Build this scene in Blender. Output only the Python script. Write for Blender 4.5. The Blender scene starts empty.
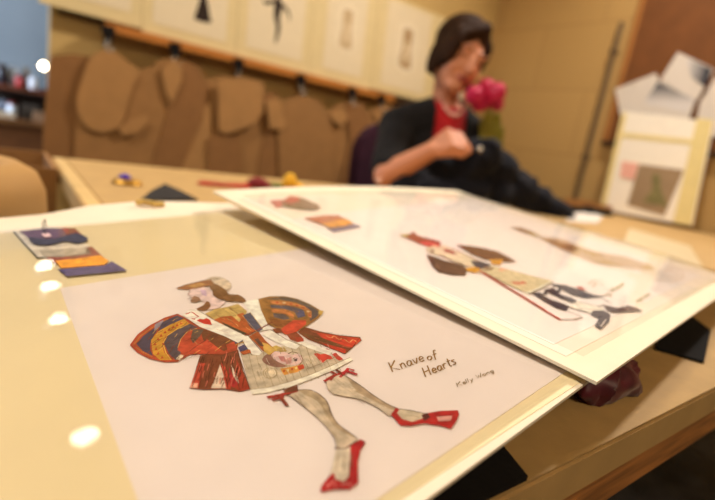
import bpy, bmesh, math, random
from mathutils import Vector, Matrix, noise
random.seed(7)
SC = bpy.context.scene
COL = SC.collection

# ------------------------------------------------------------------ camera model
# world axes: X runs along the rear wall, Y towards it, camera above the origin
ZC = 0.89
F = 475.0
PITCH, ROLL, YAW = math.radians(12.7), math.radians(9.6), math.radians(52.0)
_fh = Vector((math.cos(YAW), math.sin(YAW), 0)); _rt = Vector((math.sin(YAW), -math.cos(YAW), 0)); _z = Vector((0, 0, 1))
FW = math.cos(PITCH)*_fh - math.sin(PITCH)*_z
_up = math.sin(PITCH)*_fh + math.cos(PITCH)*_z
RT = math.cos(ROLL)*_rt + math.sin(ROLL)*_up
UP = -math.sin(ROLL)*_rt + math.cos(ROLL)*_up
EYE = Vector((0, 0, ZC))
TZ = 0.76                                   # table top height

def ray(x, y): return FW + RT*((x-357.5)/F) + UP*((250-y)/F)
def onz(x, y, z):                           # point of the photograph on the level z
    d = ray(x, y); return EYE + d*((z-ZC)/d.z)
def onY(x, y, Y):
    d = ray(x, y); return EYE + d*(Y/d.y)
def onX(x, y, X):
    d = ray(x, y); return EYE + d*(X/d.x)
def pix(P):
    q = P-EYE; k = q.dot(FW)
    return 357.5+F*q.dot(RT)/k, 250-F*q.dot(UP)/k

# ------------------------------------------------------------------ materials
def lin(c):
    c = c/255.0
    return c/12.92 if c <= .04045 else ((c+.055)/1.055)**2.4
def rgb(c): return (lin(c[0]), lin(c[1]), lin(c[2]), 1)
MATS = {}
def mat(name, c, rough=.6, var=.12, scale=20, bump=0, bscale=None, metal=0, sheen=0, spec=.4, stretch=None):
    if name in MATS: return MATS[name]
    m = bpy.data.materials.new(name); m.use_nodes = True
    nt = m.node_tree; N = nt.nodes; L = nt.links
    b = N['Principled BSDF']
    b.inputs['Roughness'].default_value = rough
    b.inputs['Metallic'].default_value = metal
    b.inputs['Specular IOR Level'].default_value = spec
    if sheen:
        b.inputs['Sheen Weight'].default_value = sheen
    tc = N.new('ShaderNodeTexCoord'); mp = N.new('ShaderNodeMapping')
    L.new(tc.outputs['Object'], mp.inputs['Vector'])
    if stretch: mp.inputs['Scale'].default_value = stretch
    nz = N.new('ShaderNodeTexNoise'); nz.inputs['Scale'].default_value = scale; nz.inputs['Detail'].default_value = 5
    L.new(mp.outputs['Vector'], nz.inputs['Vector'])
    cr = N.new('ShaderNodeValToRGB')
    a = rgb(c)
    cr.color_ramp.elements[0].position = .3; cr.color_ramp.elements[1].position = .7
    cr.color_ramp.elements[0].color = tuple(max(0, v*(1-var)) for v in a[:3])+(1,)
    cr.color_ramp.elements[1].color = tuple(min(1, v*(1+var)) for v in a[:3])+(1,)
    L.new(nz.outputs['Fac'], cr.inputs['Fac']); L.new(cr.outputs['Color'], b.inputs['Base Color'])
    if bump:
        bn = N.new('ShaderNodeTexNoise'); bn.inputs['Scale'].default_value = bscale or scale*4; bn.inputs['Detail'].default_value = 4
        L.new(mp.outputs['Vector'], bn.inputs['Vector'])
        bp = N.new('ShaderNodeBump'); bp.inputs['Strength'].default_value = bump; bp.inputs['Distance'].default_value = .01
        L.new(bn.outputs['Fac'], bp.inputs['Height']); L.new(bp.outputs['Normal'], b.inputs['Normal'])
    MATS[name] = m
    return m
def ink(c):
    return mat('ink_%02x%02x%02x' % tuple(c), c, rough=.8, var=.26, scale=210, spec=.1)
def emit(name, c, s):
    m = bpy.data.materials.new(name); m.use_nodes = True
    nt = m.node_tree; nt.nodes.remove(nt.nodes['Principled BSDF'])
    e = nt.nodes.new('ShaderNodeEmission'); e.inputs[0].default_value = (*c, 1); e.inputs[1].default_value = s
    nt.links.new(e.outputs[0], nt.nodes['Material Output'].inputs[0]); return m
def acetate_mat():
    m = bpy.data.materials.new('clear_acetate'); m.use_nodes = True
    nt = m.node_tree; N = nt.nodes; L = nt.links; N.remove(N['Principled BSDF'])
    t = N.new('ShaderNodeBsdfTransparent'); t.inputs[0].default_value = (.995, .992, .985, 1)
    g = N.new('ShaderNodeBsdfGlossy'); g.inputs['Roughness'].default_value = .015
    fr = N.new('ShaderNodeFresnel'); fr.inputs[0].default_value = 1.31
    tc = N.new('ShaderNodeTexCoord'); nz = N.new('ShaderNodeTexNoise'); nz.inputs['Scale'].default_value = 9
    bp = N.new('ShaderNodeBump'); bp.inputs['Strength'].default_value = .05; bp.inputs['Distance'].default_value = .01
    L.new(tc.outputs['Object'], nz.inputs['Vector']); L.new(nz.outputs['Fac'], bp.inputs['Height'])
    L.new(bp.outputs['Normal'], g.inputs['Normal'])
    mx = N.new('ShaderNodeMixShader'); L.new(fr.outputs[0], mx.inputs[0]); L.new(t.outputs[0], mx.inputs[1]); L.new(g.outputs[0], mx.inputs[2])
    L.new(mx.outputs[0], N['Material Output'].inputs[0]); return m
ACETATE = acetate_mat()

def block_wall_mat():
    m = bpy.data.materials.new('painted_block_wall'); m.use_nodes = True
    nt = m.node_tree; N = nt.nodes; L = nt.links; b = N['Principled BSDF']; b.inputs['Roughness'].default_value = .55
    b.inputs['Specular IOR Level'].default_value = .3
    tc = N.new('ShaderNodeTexCoord'); sx = N.new('ShaderNodeSeparateXYZ'); cx = N.new('ShaderNodeCombineXYZ')
    L.new(tc.outputs['Object'], sx.inputs[0]); L.new(sx.outputs['Y'], cx.inputs['X']); L.new(sx.outputs['Z'], cx.inputs['Y'])
    br = N.new('ShaderNodeTexBrick'); br.inputs['Scale'].default_value = 1; br.inputs['Mortar Size'].default_value = .006
    br.inputs['Brick Width'].default_value = .62; br.inputs['Row Height'].default_value = .323; br.inputs['Mortar Smooth'].default_value = .6
    br.inputs['Color1'].default_value = rgb((196, 158, 98)); br.inputs['Color2'].default_value = rgb((190, 153, 94)); br.inputs['Mortar'].default_value = rgb((180, 143, 87))
    mp = N.new('ShaderNodeMapping'); mp.inputs['Location'].default_value = (0, -.032, 0)
    L.new(cx.outputs[0], mp.inputs[0]); L.new(mp.outputs[0], br.inputs['Vector'])
    L.new(br.outputs['Color'], b.inputs['Base Color'])
    bp = N.new('ShaderNodeBump'); bp.inputs['Strength'].default_value = .3; bp.inputs['Distance'].default_value = .004; bp.invert = True
    L.new(br.outputs['Fac'], bp.inputs['Height']); L.new(bp.outputs['Normal'], b.inputs['Normal']); return m

M_WALL = mat('tan_wall_paint', (196, 162, 98), .6, .04, 3, .1, 60)
M_BLUE = mat('grey_blue_wall', (132, 142, 150), .8, .12, 1.2)
M_FLOOR = mat('dark_floor', (64, 60, 54), .22, .6, 9, .1, 20)
M_CEIL = mat('ceiling_paint', (196, 180, 150), .8, .05, 4)
M_PLY = mat('pale_plywood', (214, 178, 116), .5, .10, 5, .05, 30, stretch=(1, 9, 1))
M_BOARDTOP = mat('tan_card_table_cover', (188, 151, 94), .7, .06, 30, .05, 90)
M_OAK = mat('oak_apron_wood', (168, 110, 56), .5, .5, 7, .1, 40, stretch=(2, 30, 30))
M_LEDGE = mat('orange_wood_ledge', (190, 118, 48), .4, .15, 8, stretch=(1, 10, 10))
M_DARKWOOD = mat('dark_wood_edge', (70, 48, 26), .6, .2, 8, stretch=(1, 10, 10))
M_BROWN = mat('brown_pattern_card', (158, 112, 62), .85, .07, 18, .12, 60)
M_BROWN2 = mat('brown_pattern_card_darker', (144, 98, 52), .85, .07, 18, .12, 60)
M_BROWN3 = mat('brown_pattern_card_lighter', (174, 126, 72), .85, .06, 18, .12, 60)
M_BLACKMETAL = mat('black_metal', (30, 26, 24), .4, .1, 20, metal=.6)
M_STEEL = mat('bright_steel', (205, 198, 185), .25, .05, 20, metal=.9)
M_CREAM = mat('cream_mat_board', (238, 219, 170), .7, .02, 30)
M_WHITE = mat('white_mat_board', (248, 238, 220), .7, .02, 30)
M_PINKPAPER = mat('warm_white_paper', (236, 223, 214), .75, .02, 40)
M_CREAMSHEET = mat('cream_backing_sheet', (234, 216, 172), .7, .03, 12)
M_FELT = mat('charcoal_felt', (22, 20, 19), .95, .2, 90, .1, 300, spec=.15)
M_DGREY = mat('dark_grey_felt', (54, 50, 47), .95, .15, 90, .2, 300, spec=.15)
M_KRAFT = mat('kraft_paper', (178, 136, 78), .75, .06, 10, .1, 20)
M_NAVY = mat('navy_cloth', (17, 17, 25), .9, .25, 40, .3, 260, sheen=.04, spec=.2)
M_CARDIGAN = mat('charcoal_knit', (28, 26, 26), .95, .15, 60, .3, 400, sheen=.04, spec=.2)
M_RED = mat('red_knit_top', (190, 16, 22), .8, .10, 60, .2, 400, sheen=.2)
M_SKIN = mat('skin', (202, 134, 98), .5, .05, 14, spec=.35)
M_LIP = mat('lip_tone', (168, 84, 76), .5, .05, 30)
M_HAIR = mat('brown_hair', (50, 31, 18), .6, .35, 14, .35, 120, stretch=(5, 5, 1), spec=.05)
M_PURPLE = mat('plum_upholstery', (54, 20, 37), .9, .15, 60, .2, 200, sheen=.05, spec=.2)
M_PINK = mat('magenta_petals', (206, 28, 82), .6, .22, 40)
M_LEAF = mat('yellow_green_leaves', (140, 130, 40), .5, .25, 20)
M_EDGEDIM = mat('darkened_table_tan', (172, 138, 84), .7, .08, 40, .1, 120)  # table tan darkened to offset strong light on the near strip
M_LEDGECREAM = mat('dimmed_cream_board', (216, 192, 138), .7, .03, 20)  # cream darkened to offset the key lamp close to the wall
M_CORK = mat('brown_pin_board', (118, 71, 31), .85, .12, 14, .2, 160)

# ------------------------------------------------------------------ objects
def link(o, parent=None):
    COL.objects.link(o)
    if parent: o.parent = parent
    return o
def thing(name, label, cat, loc=(0, 0, 0), group=None):
    o = bpy.data.objects.new(name, None); o.location = loc; o.empty_display_size = .05
    link(o); o['label'] = label; o['category'] = cat
    if group: o['group'] = group
    bpy.context.view_layer.update()
    return o
def tag(o, label, cat, group=None):
    o['label'] = label; o['category'] = cat
    if group: o['group'] = group
    return o
def obj(name, bm, mats, parent=None, smooth=False, label=None, base=None):
    """one mesh object from a world-space bmesh; origin moved to the parent (or base)"""
    if not isinstance(mats, (list, tuple)): mats = [mats]
    org = Vector(parent_origin(parent)) if parent else Vector(base or (0, 0, 0))
    bmesh.ops.translate(bm, verts=bm.verts, vec=-org)
    me = bpy.data.meshes.new(name)
    bm.to_mesh(me); bm.free()
    for m in mats: me.materials.append(m)
    if smooth:
        for p in me.polygons: p.use_smooth = True
        me.set_sharp_from_angle(angle=math.radians(50))
    o = bpy.data.objects.new(name, me); link(o, parent)
    if not parent: o.location = org
    if label: o['label'] = label
    return o
def parent_origin(p):
    v = Vector((0, 0, 0))
    while p: v += p.location; p = p.parent
    return v
def struct(o): o['kind'] = 'structure'; return o

def bx(bm, a, b, mi=0, M=None):
    x0, y0, z0 = a; x1, y1, z1 = b
    vs = [bm.verts.new(Vector(p) if M is None else M @ Vector(p)) for p in ((x0,y0,z0),(x1,y0,z0),(x1,y1,z0),(x0,y1,z0),(x0,y0,z1),(x1,y0,z1),(x1,y1,z1),(x0,y1,z1))]
    for f in ((3,2,1,0),(4,5,6,7),(0,1,5,4),(1,2,6,5),(2,3,7,6),(3,0,4,7)):
        bm.faces.new([vs[i] for i in f]).material_index = mi
    return vs
def box(name, a, b, m, parent=None, bev=0, label=None):
    bm = bmesh.new(); bx(bm, a, b)
    if bev: bmesh.ops.bevel(bm, geom=bm.edges[:], offset=bev, segments=2, affect='EDGES', clamp_overlap=True)
    return obj(name, bm, m, parent, label=label, base=None if parent else ((a[0]+b[0])/2, (a[1]+b[1])/2, min(a[2], b[2])))
def prism(bm, pts, nrm, th, mi=0):
    """closed slab: outline pts (world), extruded by -nrm*th"""
    nrm = Vector(nrm).normalized()
    top = [bm.verts.new(Vector(p)) for p in pts]; bot = [bm.verts.new(Vector(p)-nrm*th) for p in pts]
    n = len(pts)
    f1 = bm.faces.new(top); f2 = bm.faces.new(bot[::-1])
    fs = [f1, f2]
    for i in range(n):
        fs.append(bm.faces.new((top[i], bot[i], bot[(i+1) % n], top[(i+1) % n])))
    for f in fs: f.material_index = mi
    bmesh.ops.recalc_face_normals(bm, faces=fs)
def tube(bm, pts, r, seg=8, mi=0, closed=False):
    pts = [Vector(p) for p in pts]; n = len(pts)
    rs = r if isinstance(r, (list, tuple)) else [r]*n
    rings = []
    pa = None
    for i, p in enumerate(pts):
        if closed: t = pts[(i+1) % n]-pts[i-1]
        else: t = pts[min(i+1, n-1)]-pts[max(i-1, 0)]
        t.normalize()
        if pa is None: pa = t.orthogonal().normalized()
        else: pa = (pa - t*pa.dot(t)).normalized()
        pb = t.cross(pa)
        rings.append([bm.verts.new(p + (pa*math.cos(2*math.pi*k/seg)+pb*math.sin(2*math.pi*k/seg))*rs[i]) for k in range(seg)])
    for i in range(n if closed else n-1):
        a, b = rings[i], rings[(i+1) % n]
        for k in range(seg):
            bm.faces.new((a[k], a[(k+1) % seg], b[(k+1) % seg], b[k])).material_index = mi
    if not closed:
        bm.faces.new(rings[0][::-1]).material_index = mi; bm.faces.new(rings[-1]).material_index = mi
def lathe(bm, c, prof, seg=24, mi=0, ax=(1, 1)):
    c = Vector(c); rings = []
    for r, z in prof:
        rings.append([bm.verts.new(c+Vector((ax[0]*r*math.cos(2*math.pi*k/seg), ax[1]*r*math.sin(2*math.pi*k/seg), z))) for k in range(seg)])
    for a, b in zip(rings, rings[1:]):
        for k in range(seg): bm.faces.new((a[k], a[(k+1) % seg], b[(k+1) % seg], b[k])).material_index = mi
    bm.faces.new(rings[0][::-1]).material_index = mi; bm.faces.new(rings[-1]).material_index = mi
def smooth_path(pts, k=4, closed=False):
    n = len(pts); out = []
    P = [Vector((p[0], p[1], 0)) for p in pts]
    rng = range(n) if closed else range(n-1)
    for i in rng:
        p0 = P[i-1] if (closed or i > 0) else P[i]; p1 = P[i]; p2 = P[(i+1) % n]
        p3 = P[(i+2) % n] if (closed or i+2 < n) else p2
        for j in range(k):
            t = j/k
            q = .5*((2*p1)+(-p0+p2)*t+(2*p0-5*p1+4*p2-p3)*t*t+(-p0+3*p1-3*p2+p3)*t**3)
            out.append((q.x, q.y))
    if not closed: out.append((P[-1].x, P[-1].y))
    return out

# closed blobs, merged into one continuous skin by voxel remeshing
def ellipsoid(bm, c, r, R=None, seg=20):
    M = Matrix.Translation(Vector(c)) @ (R.to_4x4() if R else Matrix.Identity(4)) @ Matrix.Diagonal((*r, 1)) if not isinstance(r, (int, float)) else Matrix.Translation(Vector(c)) @ Matrix.Scale(r, 4)
    bmesh.ops.create_uvsphere(bm, u_segments=seg, v_segments=seg//2+2, radius=1, matrix=M)
def capsule(bm, p0, p1, r0, r1, seg=14):
    p0 = Vector(p0); p1 = Vector(p1); d = (p1-p0); L = d.length; t = d.normalized()
    pts = []; rs = []
    for k in range(5):
        a = math.pi/2*(1-k/4.0)
        pts.append(p0 - t*r0*math.sin(a)); rs.append(max(r0*math.cos(a), r0*.02))
    for k in range(5):
        a = math.pi/2*(k/4.0)
        pts.append(p1 + t*r1*math.sin(a)); rs.append(max(r1*math.cos(a), r1*.02))
    tube(bm, pts, rs, seg)
def smooth_rim(bm, n=12):
    for _ in range(n):
        new = {}
        for v in bm.verts:
            if v.is_boundary:
                nb = [e.other_vert(v).co for e in v.link_edges if e.is_boundary]
                if len(nb) == 2: new[v] = v.co*.4+(nb[0]+nb[1])*.3
        for v, c in new.items(): v.co = c
def skin_mat(base, lip, c, axes, lips):
    """skin with softly edged lips, in object space"""
    m = base.copy(); m.name = 'skin_with_lips'; nt = m.node_tree; N = nt.nodes; L = nt.links; b = N['Principled BSDF']
    tc = N.new('ShaderNodeTexCoord'); sb = N.new('ShaderNodeVectorMath'); sb.operation = 'SUBTRACT'; sb.inputs[1].default_value = c
    L.new(tc.outputs['Object'], sb.inputs[0]); sq = []
    for ax, r, o in zip(axes, lips[0], lips[1]):
        d = N.new('ShaderNodeVectorMath'); d.operation = 'DOT_PRODUCT'; d.inputs[1].default_value = ax; L.new(sb.outputs[0], d.inputs[0])
        a = N.new('ShaderNodeMath'); a.operation = 'SUBTRACT'; L.new(d.outputs['Value'], a.inputs[0]); a.inputs[1].default_value = o
        q = N.new('ShaderNodeMath'); q.operation = 'DIVIDE'; L.new(a.outputs[0], q.inputs[0]); q.inputs[1].default_value = r
        p = N.new('ShaderNodeMath'); p.operation = 'MULTIPLY'; L.new(q.outputs[0], p.inputs[0]); L.new(q.outputs[0], p.inputs[1]); sq.append(p)
    t = sq[0]
    for p in sq[1:]:
        ad = N.new('ShaderNodeMath'); L.new(t.outputs[0], ad.inputs[0]); L.new(p.outputs[0], ad.inputs[1]); t = ad
    mr = N.new('ShaderNodeMapRange'); mr.inputs['From Min'].default_value = 1.15; mr.inputs['From Max'].default_value = .75; L.new(t.outputs[0], mr.inputs['Value'])
    mx = N.new('ShaderNodeMix'); mx.data_type = 'RGBA'; L.new(mr.outputs[0], mx.inputs[0])
    L.new(b.inputs['Base Color'].links[0].from_socket, mx.inputs[6]); mx.inputs[7].default_value = rgb(lip)
    L.new(mx.outputs[2], b.inputs['Base Color']); return m
def remesh(bm, voxel, sm=4, fac=.5):
    me = bpy.data.meshes.new('tmp'); bm.to_mesh(me); bm.free()
    o = bpy.data.objects.new('tmp', me); COL.objects.link(o)
    md = o.modifiers.new('r', 'REMESH'); md.mode = 'VOXEL'; md.voxel_size = voxel
    s = o.modifiers.new('s', 'SMOOTH'); s.factor = fac; s.iterations = sm
    dg = bpy.context.evaluated_depsgraph_get(); dg.update()
    ev = o.evaluated_get(dg); m2 = bpy.data.meshes.new_from_object(ev)
    out = bmesh.new(); out.from_mesh(m2)
    bpy.data.objects.remove(o); bpy.data.meshes.remove(me); bpy.data.meshes.remove(m2)
    return out
# ------------------------------------------------------------------ the two big costume mats
def lerp(a, b, t): return a+(b-a)*t
def sstep(a, b, x):
    t = max(0, min(1, (x-a)/(b-a))); return t*t*(3-2*t)
def interp(x, tab):
    if x <= tab[0][0]: return tab[0][1]
    for (a, va), (b, vb) in zip(tab, tab[1:]):
        if x <= b: return lerp(va, vb, (x-a)/(b-a))
    return tab[-1][1]
# near mat: a plane sloping down to the left, its far border bowed up a little
A_TR = onz(225, 203, ZC-.100); A_BR = onz(593, 378, ZC-.100)
A_N = (A_BR-A_TR).cross(Vector((-.05, .3, ZC-.127))-A_TR).normalized()
if A_N.z < 0: A_N = -A_N
def A_z(x, y): return A_TR.z - (A_N.x*(x-A_TR.x)+A_N.y*(y-A_TR.y))/A_N.z
A_C = ((-.10, .062), (A_BR.x+.006, A_BR.y+.001), (A_TR.x+.006, A_TR.y+.001), (-.10, .556))      # BL BR TR TL
def SA(s, t):
    x = lerp(lerp(A_C[0][0], A_C[1][0], s), lerp(A_C[3][0], A_C[2][0], s), t)
    y = lerp(lerp(A_C[0][1], A_C[1][1], s), lerp(A_C[3][1], A_C[2][1], s), t)
    dev = interp(x, [(-.1, -.002), (0, -.006), (.036, -.004), (.075, .003), (.13, .006), (.18, .003), (.215, 0)])
    return Vector((x, y, A_z(x, y)+dev*sstep(.84, 1, t)))
# far mat: bowed along its far edge
B_BL = onz(597, 382, ZC-.0960); B_TL = onz(213, 191, ZC-.080); B_BR = onz(741, 281, ZC-.103); _c = B_TL+B_BR-B_BL; _d = ray(456, 190.5); B_TR = EYE+_d*((_c.x*_d.x+_c.y*_d.y)/(_d.x**2+_d.y**2))
def SB(s, t):
    p = (B_BL*(1-s)+B_BR*s)*(1-t) + (B_TL*(1-s)+B_TR*s)*t
    bow = .007*math.sin(math.pi*max(0, min(1, s))**.85)*sstep(.05, 1, t)
    return p + Vector((0, 0, bow))
def invert(S, x, y):
    s, t = .5, .5
    for it in range(30):
        u, v = pix(S(s, t)); e = 1e-4
        us, vs = pix(S(s+e, t)); ut, vt = pix(S(s, t+e))
        a, b, c, d = (us-u)/e, (ut-u)/e, (vs-v)/e, (vt-v)/e
        det = a*d-b*c; du, dv = x-u, y-v
        ds = (d*du-b*dv)/det; dt = (a*dv-c*du)/det
        k = min(1, .3/max(abs(ds), abs(dt), 1e-9))
        s += ds*k; t += dt*k
        if abs(ds)+abs(dt) < 1e-7: break
    return s, t
def nrm(S, s, t):
    e = 1e-3
    n = (S(s+e, t)-S(s-e, t)).cross(S(s, t+e)-S(s, t-e)).normalized()
    return n if n.z > 0 else -n
def slab(S, q, off, th, nx=12, ny=12, mi=0, bm=None):
    """closed sheet over the (s,t) quad q = BL BR TR TL, its upper face off above the surface"""
    bm = bm or bmesh.new(); G = []
    for lay in (off, off-th):
        g = []
        for i in range(nx+1):
            row = []
            for j in range(ny+1):
                a, b = i/nx, j/ny
                s = lerp(lerp(q[0][0], q[1][0], a), lerp(q[3][0], q[2][0], a), b)
                t = lerp(lerp(q[0][1], q[1][1], a), lerp(q[3][1], q[2][1], a), b)
                row.append(bm.verts.new(S(s, t)+nrm(S, s, t)*lay))
            g.append(row)
        G.append(g)
    up, dn = G; fs = []
    for i in range(nx):
        for j in range(ny):
            fs.append(bm.faces.new((up[i][j], up[i+1][j], up[i+1][j+1], up[i][j+1])))
            fs.append(bm.faces.new((dn[i][j], dn[i][j+1], dn[i+1][j+1], dn[i+1][j])))
    for i in range(nx):
        fs.append(bm.faces.new((up[i][0], dn[i][0], dn[i+1][0], up[i+1][0])))
        fs.append(bm.faces.new((up[i+1][ny], dn[i+1][ny], dn[i][ny], up[i][ny])))
    for j in range(ny):
        fs.append(bm.faces.new((up[0][j+1], dn[0][j+1], dn[0][j], up[0][j])))
        fs.append(bm.faces.new((up[nx][j], dn[nx][j], dn[nx][j+1], up[nx][j+1])))
    for f in fs: f.material_index = mi
    return bm
def sheet(S, q, off, n=(10, 10)):
    bm = bmesh.new()
    g = [[None]*(n[1]+1) for _ in range(n[0]+1)]
    for i in range(n[0]+1):
        for j in range(n[1]+1):
            a, b = i/n[0], j/n[1]
            s = lerp(lerp(q[0][0], q[1][0], a), lerp(q[3][0], q[2][0], a), b)
            t = lerp(lerp(q[0][1], q[1][1], a), lerp(q[3][1], q[2][1], a), b)
            g[i][j] = bm.verts.new(S(s, t)+nrm(S, s, t)*off)
    for i in range(n[0]):
        for j in range(n[1]):
            bm.faces.new((g[i][j], g[i+1][j], g[i+1][j+1], g[i][j+1]))
    return bm
class Art:
    """flat inked and painted shapes lying on a sheet"""
    def __init__(self, S, off, pen=1): self.pen = pen; self.S, self.off, self.bm, self.cols, self.k = S, off, bmesh.new(), [], 0
    def ci(self, c):
        c = tuple(c)
        if c not in self.cols: self.cols.append(c)
        return self.cols.index(c)
    def P(self, x, y, lift):
        s, t = invert(self.S, x, y); return self.S(s, t)+nrm(self.S, s, t)*lift
    def poly(self, pts, c, sm=0):
        if sm: pts = smooth_path(pts, sm, True)
        self.k += 1; lf = self.off+self.k*2.5e-6
        f = self.bm.faces.new([self.bm.verts.new(self.P(x, y, lf)) for x, y in pts])
        f.normal_update()
        if f.normal.z < 0: f.normal_flip()
        f.material_index = self.ci(c)
        if len(pts) > 4: bmesh.ops.triangulate(self.bm, faces=[f])
    def line(self, pts, w, c, sm=0, closed=False, step=1):
        """w in millimetres on the paper"""
        if sm: pts = smooth_path(pts, sm, closed)
        if closed: pts = list(pts)+[pts[0]]
        self.k += step; lf = self.off+self.k*2.5e-6; mi = self.ci(c)
        Q = [self.P(x, y, lf) for x, y in pts]; n = len(Q); V = []
        for i, p in enumerate(Q):
            t = Q[min(i+1, n-1)]-Q[max(i-1, 0)]; t.z = 0
            if t.length < 1e-9: t = Vector((1, 0, 0))
            t.normalize(); d = Vector((-t.y, t.x, 0))*w*self.pen*.0005
            V.append((self.bm.verts.new(p+d), self.bm.verts.new(p-d)))
        for a, b in zip(V, V[1:]):
            f = self.bm.faces.new((a[0], a[1], b[1], b[0])); f.material_index = mi
            f.normal_update()
            if f.normal.z < 0: f.normal_flip()
    def build(self, name, parent, label=None):
        return obj(name, self.bm, [ink(c) for c in self.cols], parent, label=label)

# single-stroke lettering: strokes in (u, v), u along the line, v up
FONT = {
 'K': (.9, [[(0,0),(0,1)], [(.6,1),(.02,.45),(.7,0)]]), 'n': (.62, [[(0,.5),(.02,0)], [(0,.33),(.2,.5),(.36,.42),(.4,0)]]),
 'a': (.62, [[(.4,.46),(.15,.5),(0,.25),(.12,.02),(.35,.12),(.42,.48),(.42,.06),(.52,.02)]]),
 'v': (.58, [[(0,.5),(.18,0),(.42,.52)]]), 'e': (.55, [[(0,.25),(.38,.3),(.28,.5),(.08,.45),(0,.22),(.12,.02),(.4,.08)]]),
 'o': (.6, [[(.2,.5),(.02,.38),(.02,.12),(.2,0),(.4,.14),(.4,.38),(.2,.5)]]),
 'f': (.5, [[(.42,.92),(.26,1),(.16,.8),(.12,-.2)], [(0,.48),(.38,.52)]]),
 'H': (.85, [[(0,0),(.04,1)], [(.55,0),(.6,1)], [(0,.5),(.6,.52)]]), 'r': (.5, [[(0,.5),(.03,0)], [(.02,.3),(.16,.48),(.36,.46)]]),
 't': (.45, [[(.16,.85),(.14,.05),(.3,.02)], [(0,.55),(.34,.58)]]), 's': (.5, [[(.34,.44),(.14,.5),(.04,.38),(.3,.2),(.24,.02),(0,.04)]]),
 'l': (.28, [[(0,1),(0,0)]]), 'y': (.58, [[(0,.5),(.2,.05)], [(.42,.5),(.08,-.35)]]),
 'W': (1.0, [[(0,1),(.2,0),(.4,.7),(.6,0),(.8,1)]]), 'g': (.62, [[(.4,.46),(.12,.5),(0,.25),(.14,.02),(.4,.15)], [(.42,.5),(.4,-.25),(.08,-.3)]]),
 'J': (.6, [[(.1,1),(.55,1)], [(.4,1),(.4,.2),(.25,0),(.05,.1),(0,.3)]]), ' ': (.45, [])}
def write(art, txt, o, a, b, w, c):
    u = 0
    for ch in txt:
        adv, st = FONT[ch]
        for s in st:
            art.line([(o[0]+(u+p[0])*a[0]+p[1]*b[0], o[1]+(u+p[0])*a[1]+p[1]*b[1]) for p in s], w, c, 3 if len(s) > 2 and ch not in 'KHW' else 0)
        u += adv

# ---- near mat
MA = thing('costume_sketch_mat', 'large pale mat in the foreground with a red and gold playing-card costume drawing', 'costume sketch', tuple(SA(.5, .5)))
obj('mat_board', slab(SA, ((0,0),(1,0),(1,1),(0,1)), 0, .0018, 30, 30), mat('cream_white_mat_board', (237, 221, 194), .7, .02, 30), MA, True)
qa = [invert(SA, *p) for p in ((-60, 620), (589, 376.5), (219, 213), (-60, 238.5))]
qa[0] = (0.03, 0.02); qa[3] = (.03, invert(SA, 0, 238)[1])
obj('backing_sheet', slab(SA, qa, .0003, .0003, 16, 16), M_CREAMSHEET, MA, label='cream backing sheet')
qp = [invert(SA, *p) for p in ((185, 631), (566, 372), (322, 246), (60, 289))]
PA_ = obj('drawing_paper', slab(SA, qp, .0006, .0003, 16, 16), M_PINKPAPER, MA, label='warm white drawing paper')
D = Art(SA, .0009)
R0=(178,78,52); RD=(128,70,46); RR=(192,74,52); NV=(80,72,90); GO=(198,146,62); WH=(240,228,212); LN=(120,88,62); GY=(200,184,158)
# hatching that follows the folds
def inside(x, y, pg):
    c = False
    for (x1, y1), (x2, y2) in zip(pg, pg[1:]+pg[:1]):
        if (y1 > y) != (y2 > y) and x < (x2-x1)*(y-y1)/(y2-y1)+x1: c = not c
    return c
def hatch(D, pg, n, d, c, w=.28, seed=1):
    r = random.Random(seed); xs = [p[0] for p in pg]; ys = [p[1] for p in pg]; k = 0
    while k < n:
        x, y = r.uniform(min(xs), max(xs)), r.uniform(min(ys), max(ys)); k += 1
        L = r.uniform(.5, 1.2); e = (x+d[0]*L+r.uniform(-1, 1), y+d[1]*L+r.uniform(-1, 1))
        if inside(x, y, pg) and inside(*e, pg): D.line([(x, y), ((x+e[0])/2+r.uniform(-.5, .5), (y+e[1])/2+r.uniform(-.5, .5)), e], w, c[k % len(c)], step=.02)
# knee-length skirt panels
D.poly([(200,357),(220,353),(238,351),(243,372),(250.5,391),(240,393.5),(225,391),(205,391.5),(189.5,390),(193,380)], RD)
D.poly([(199,364),(206,365),(201,378),(198,390),(190,389),(194,378)], (194,76,56)); D.poly([(191,385),(198,385),(197,390),(190,389.5)], (226,170,140))
D.poly([(220,366),(223,375),(227,390),(211,390),(216,378)], (234,208,182)); D.poly([(221,364),(226,370),(231,391),(226,390.5)], (202,74,56))
D.poly([(231,366),(237,377),(239,386),(234,381)], (236,212,186)); D.poly([(229,368),(232,376),(238,385),(236,390),(230,388)], (190,52,56))
D.poly([(236,360),(243,375),(250,391),(240,393),(234,389),(239,385)], (168,62,44))
for a, b in (((203,358),(192,389)), ((213,360),(206,390)), ((221,358),(228,390)), ((230,357),(240,392)), ((238,354),(250,391))): D.line([a, b], .35, (84,44,32))
D.line([(189.5,390),(205,391.5),(225,391),(240,393.5),(250.5,391)], .5, (110,50,36))
# right-hand panels
D.poly([(303,328),(320,333),(340,337),(360,338.5),(361.5,342),(352,349.5),(345,355.5),(325,347.5),(308,341),(298,334)], RD)
D.poly([(316,334),(340,337.5),(359,339.5),(360.5,342),(352,349),(340,346.5),(324,341)], (202,70,50))
D.poly([(322,344.5),(332,346.5),(346,351),(345,355),(330,350)], (186,58,42)); D.poly([(300,334),(318,338),(343,347),(340,349),(316,343)], (112,74,44))
D.line([(326,337),(331,339.5),(334,337.5),(339,341),(343,339.5),(349,344),(353,341),(357,344)], .5, (236,190,120), 3)
D.line([(303,328),(320,333),(340,337),(360,338.5),(352,349.5),(345,355.5),(325,347.5)], .4, (92,40,30))
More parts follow.
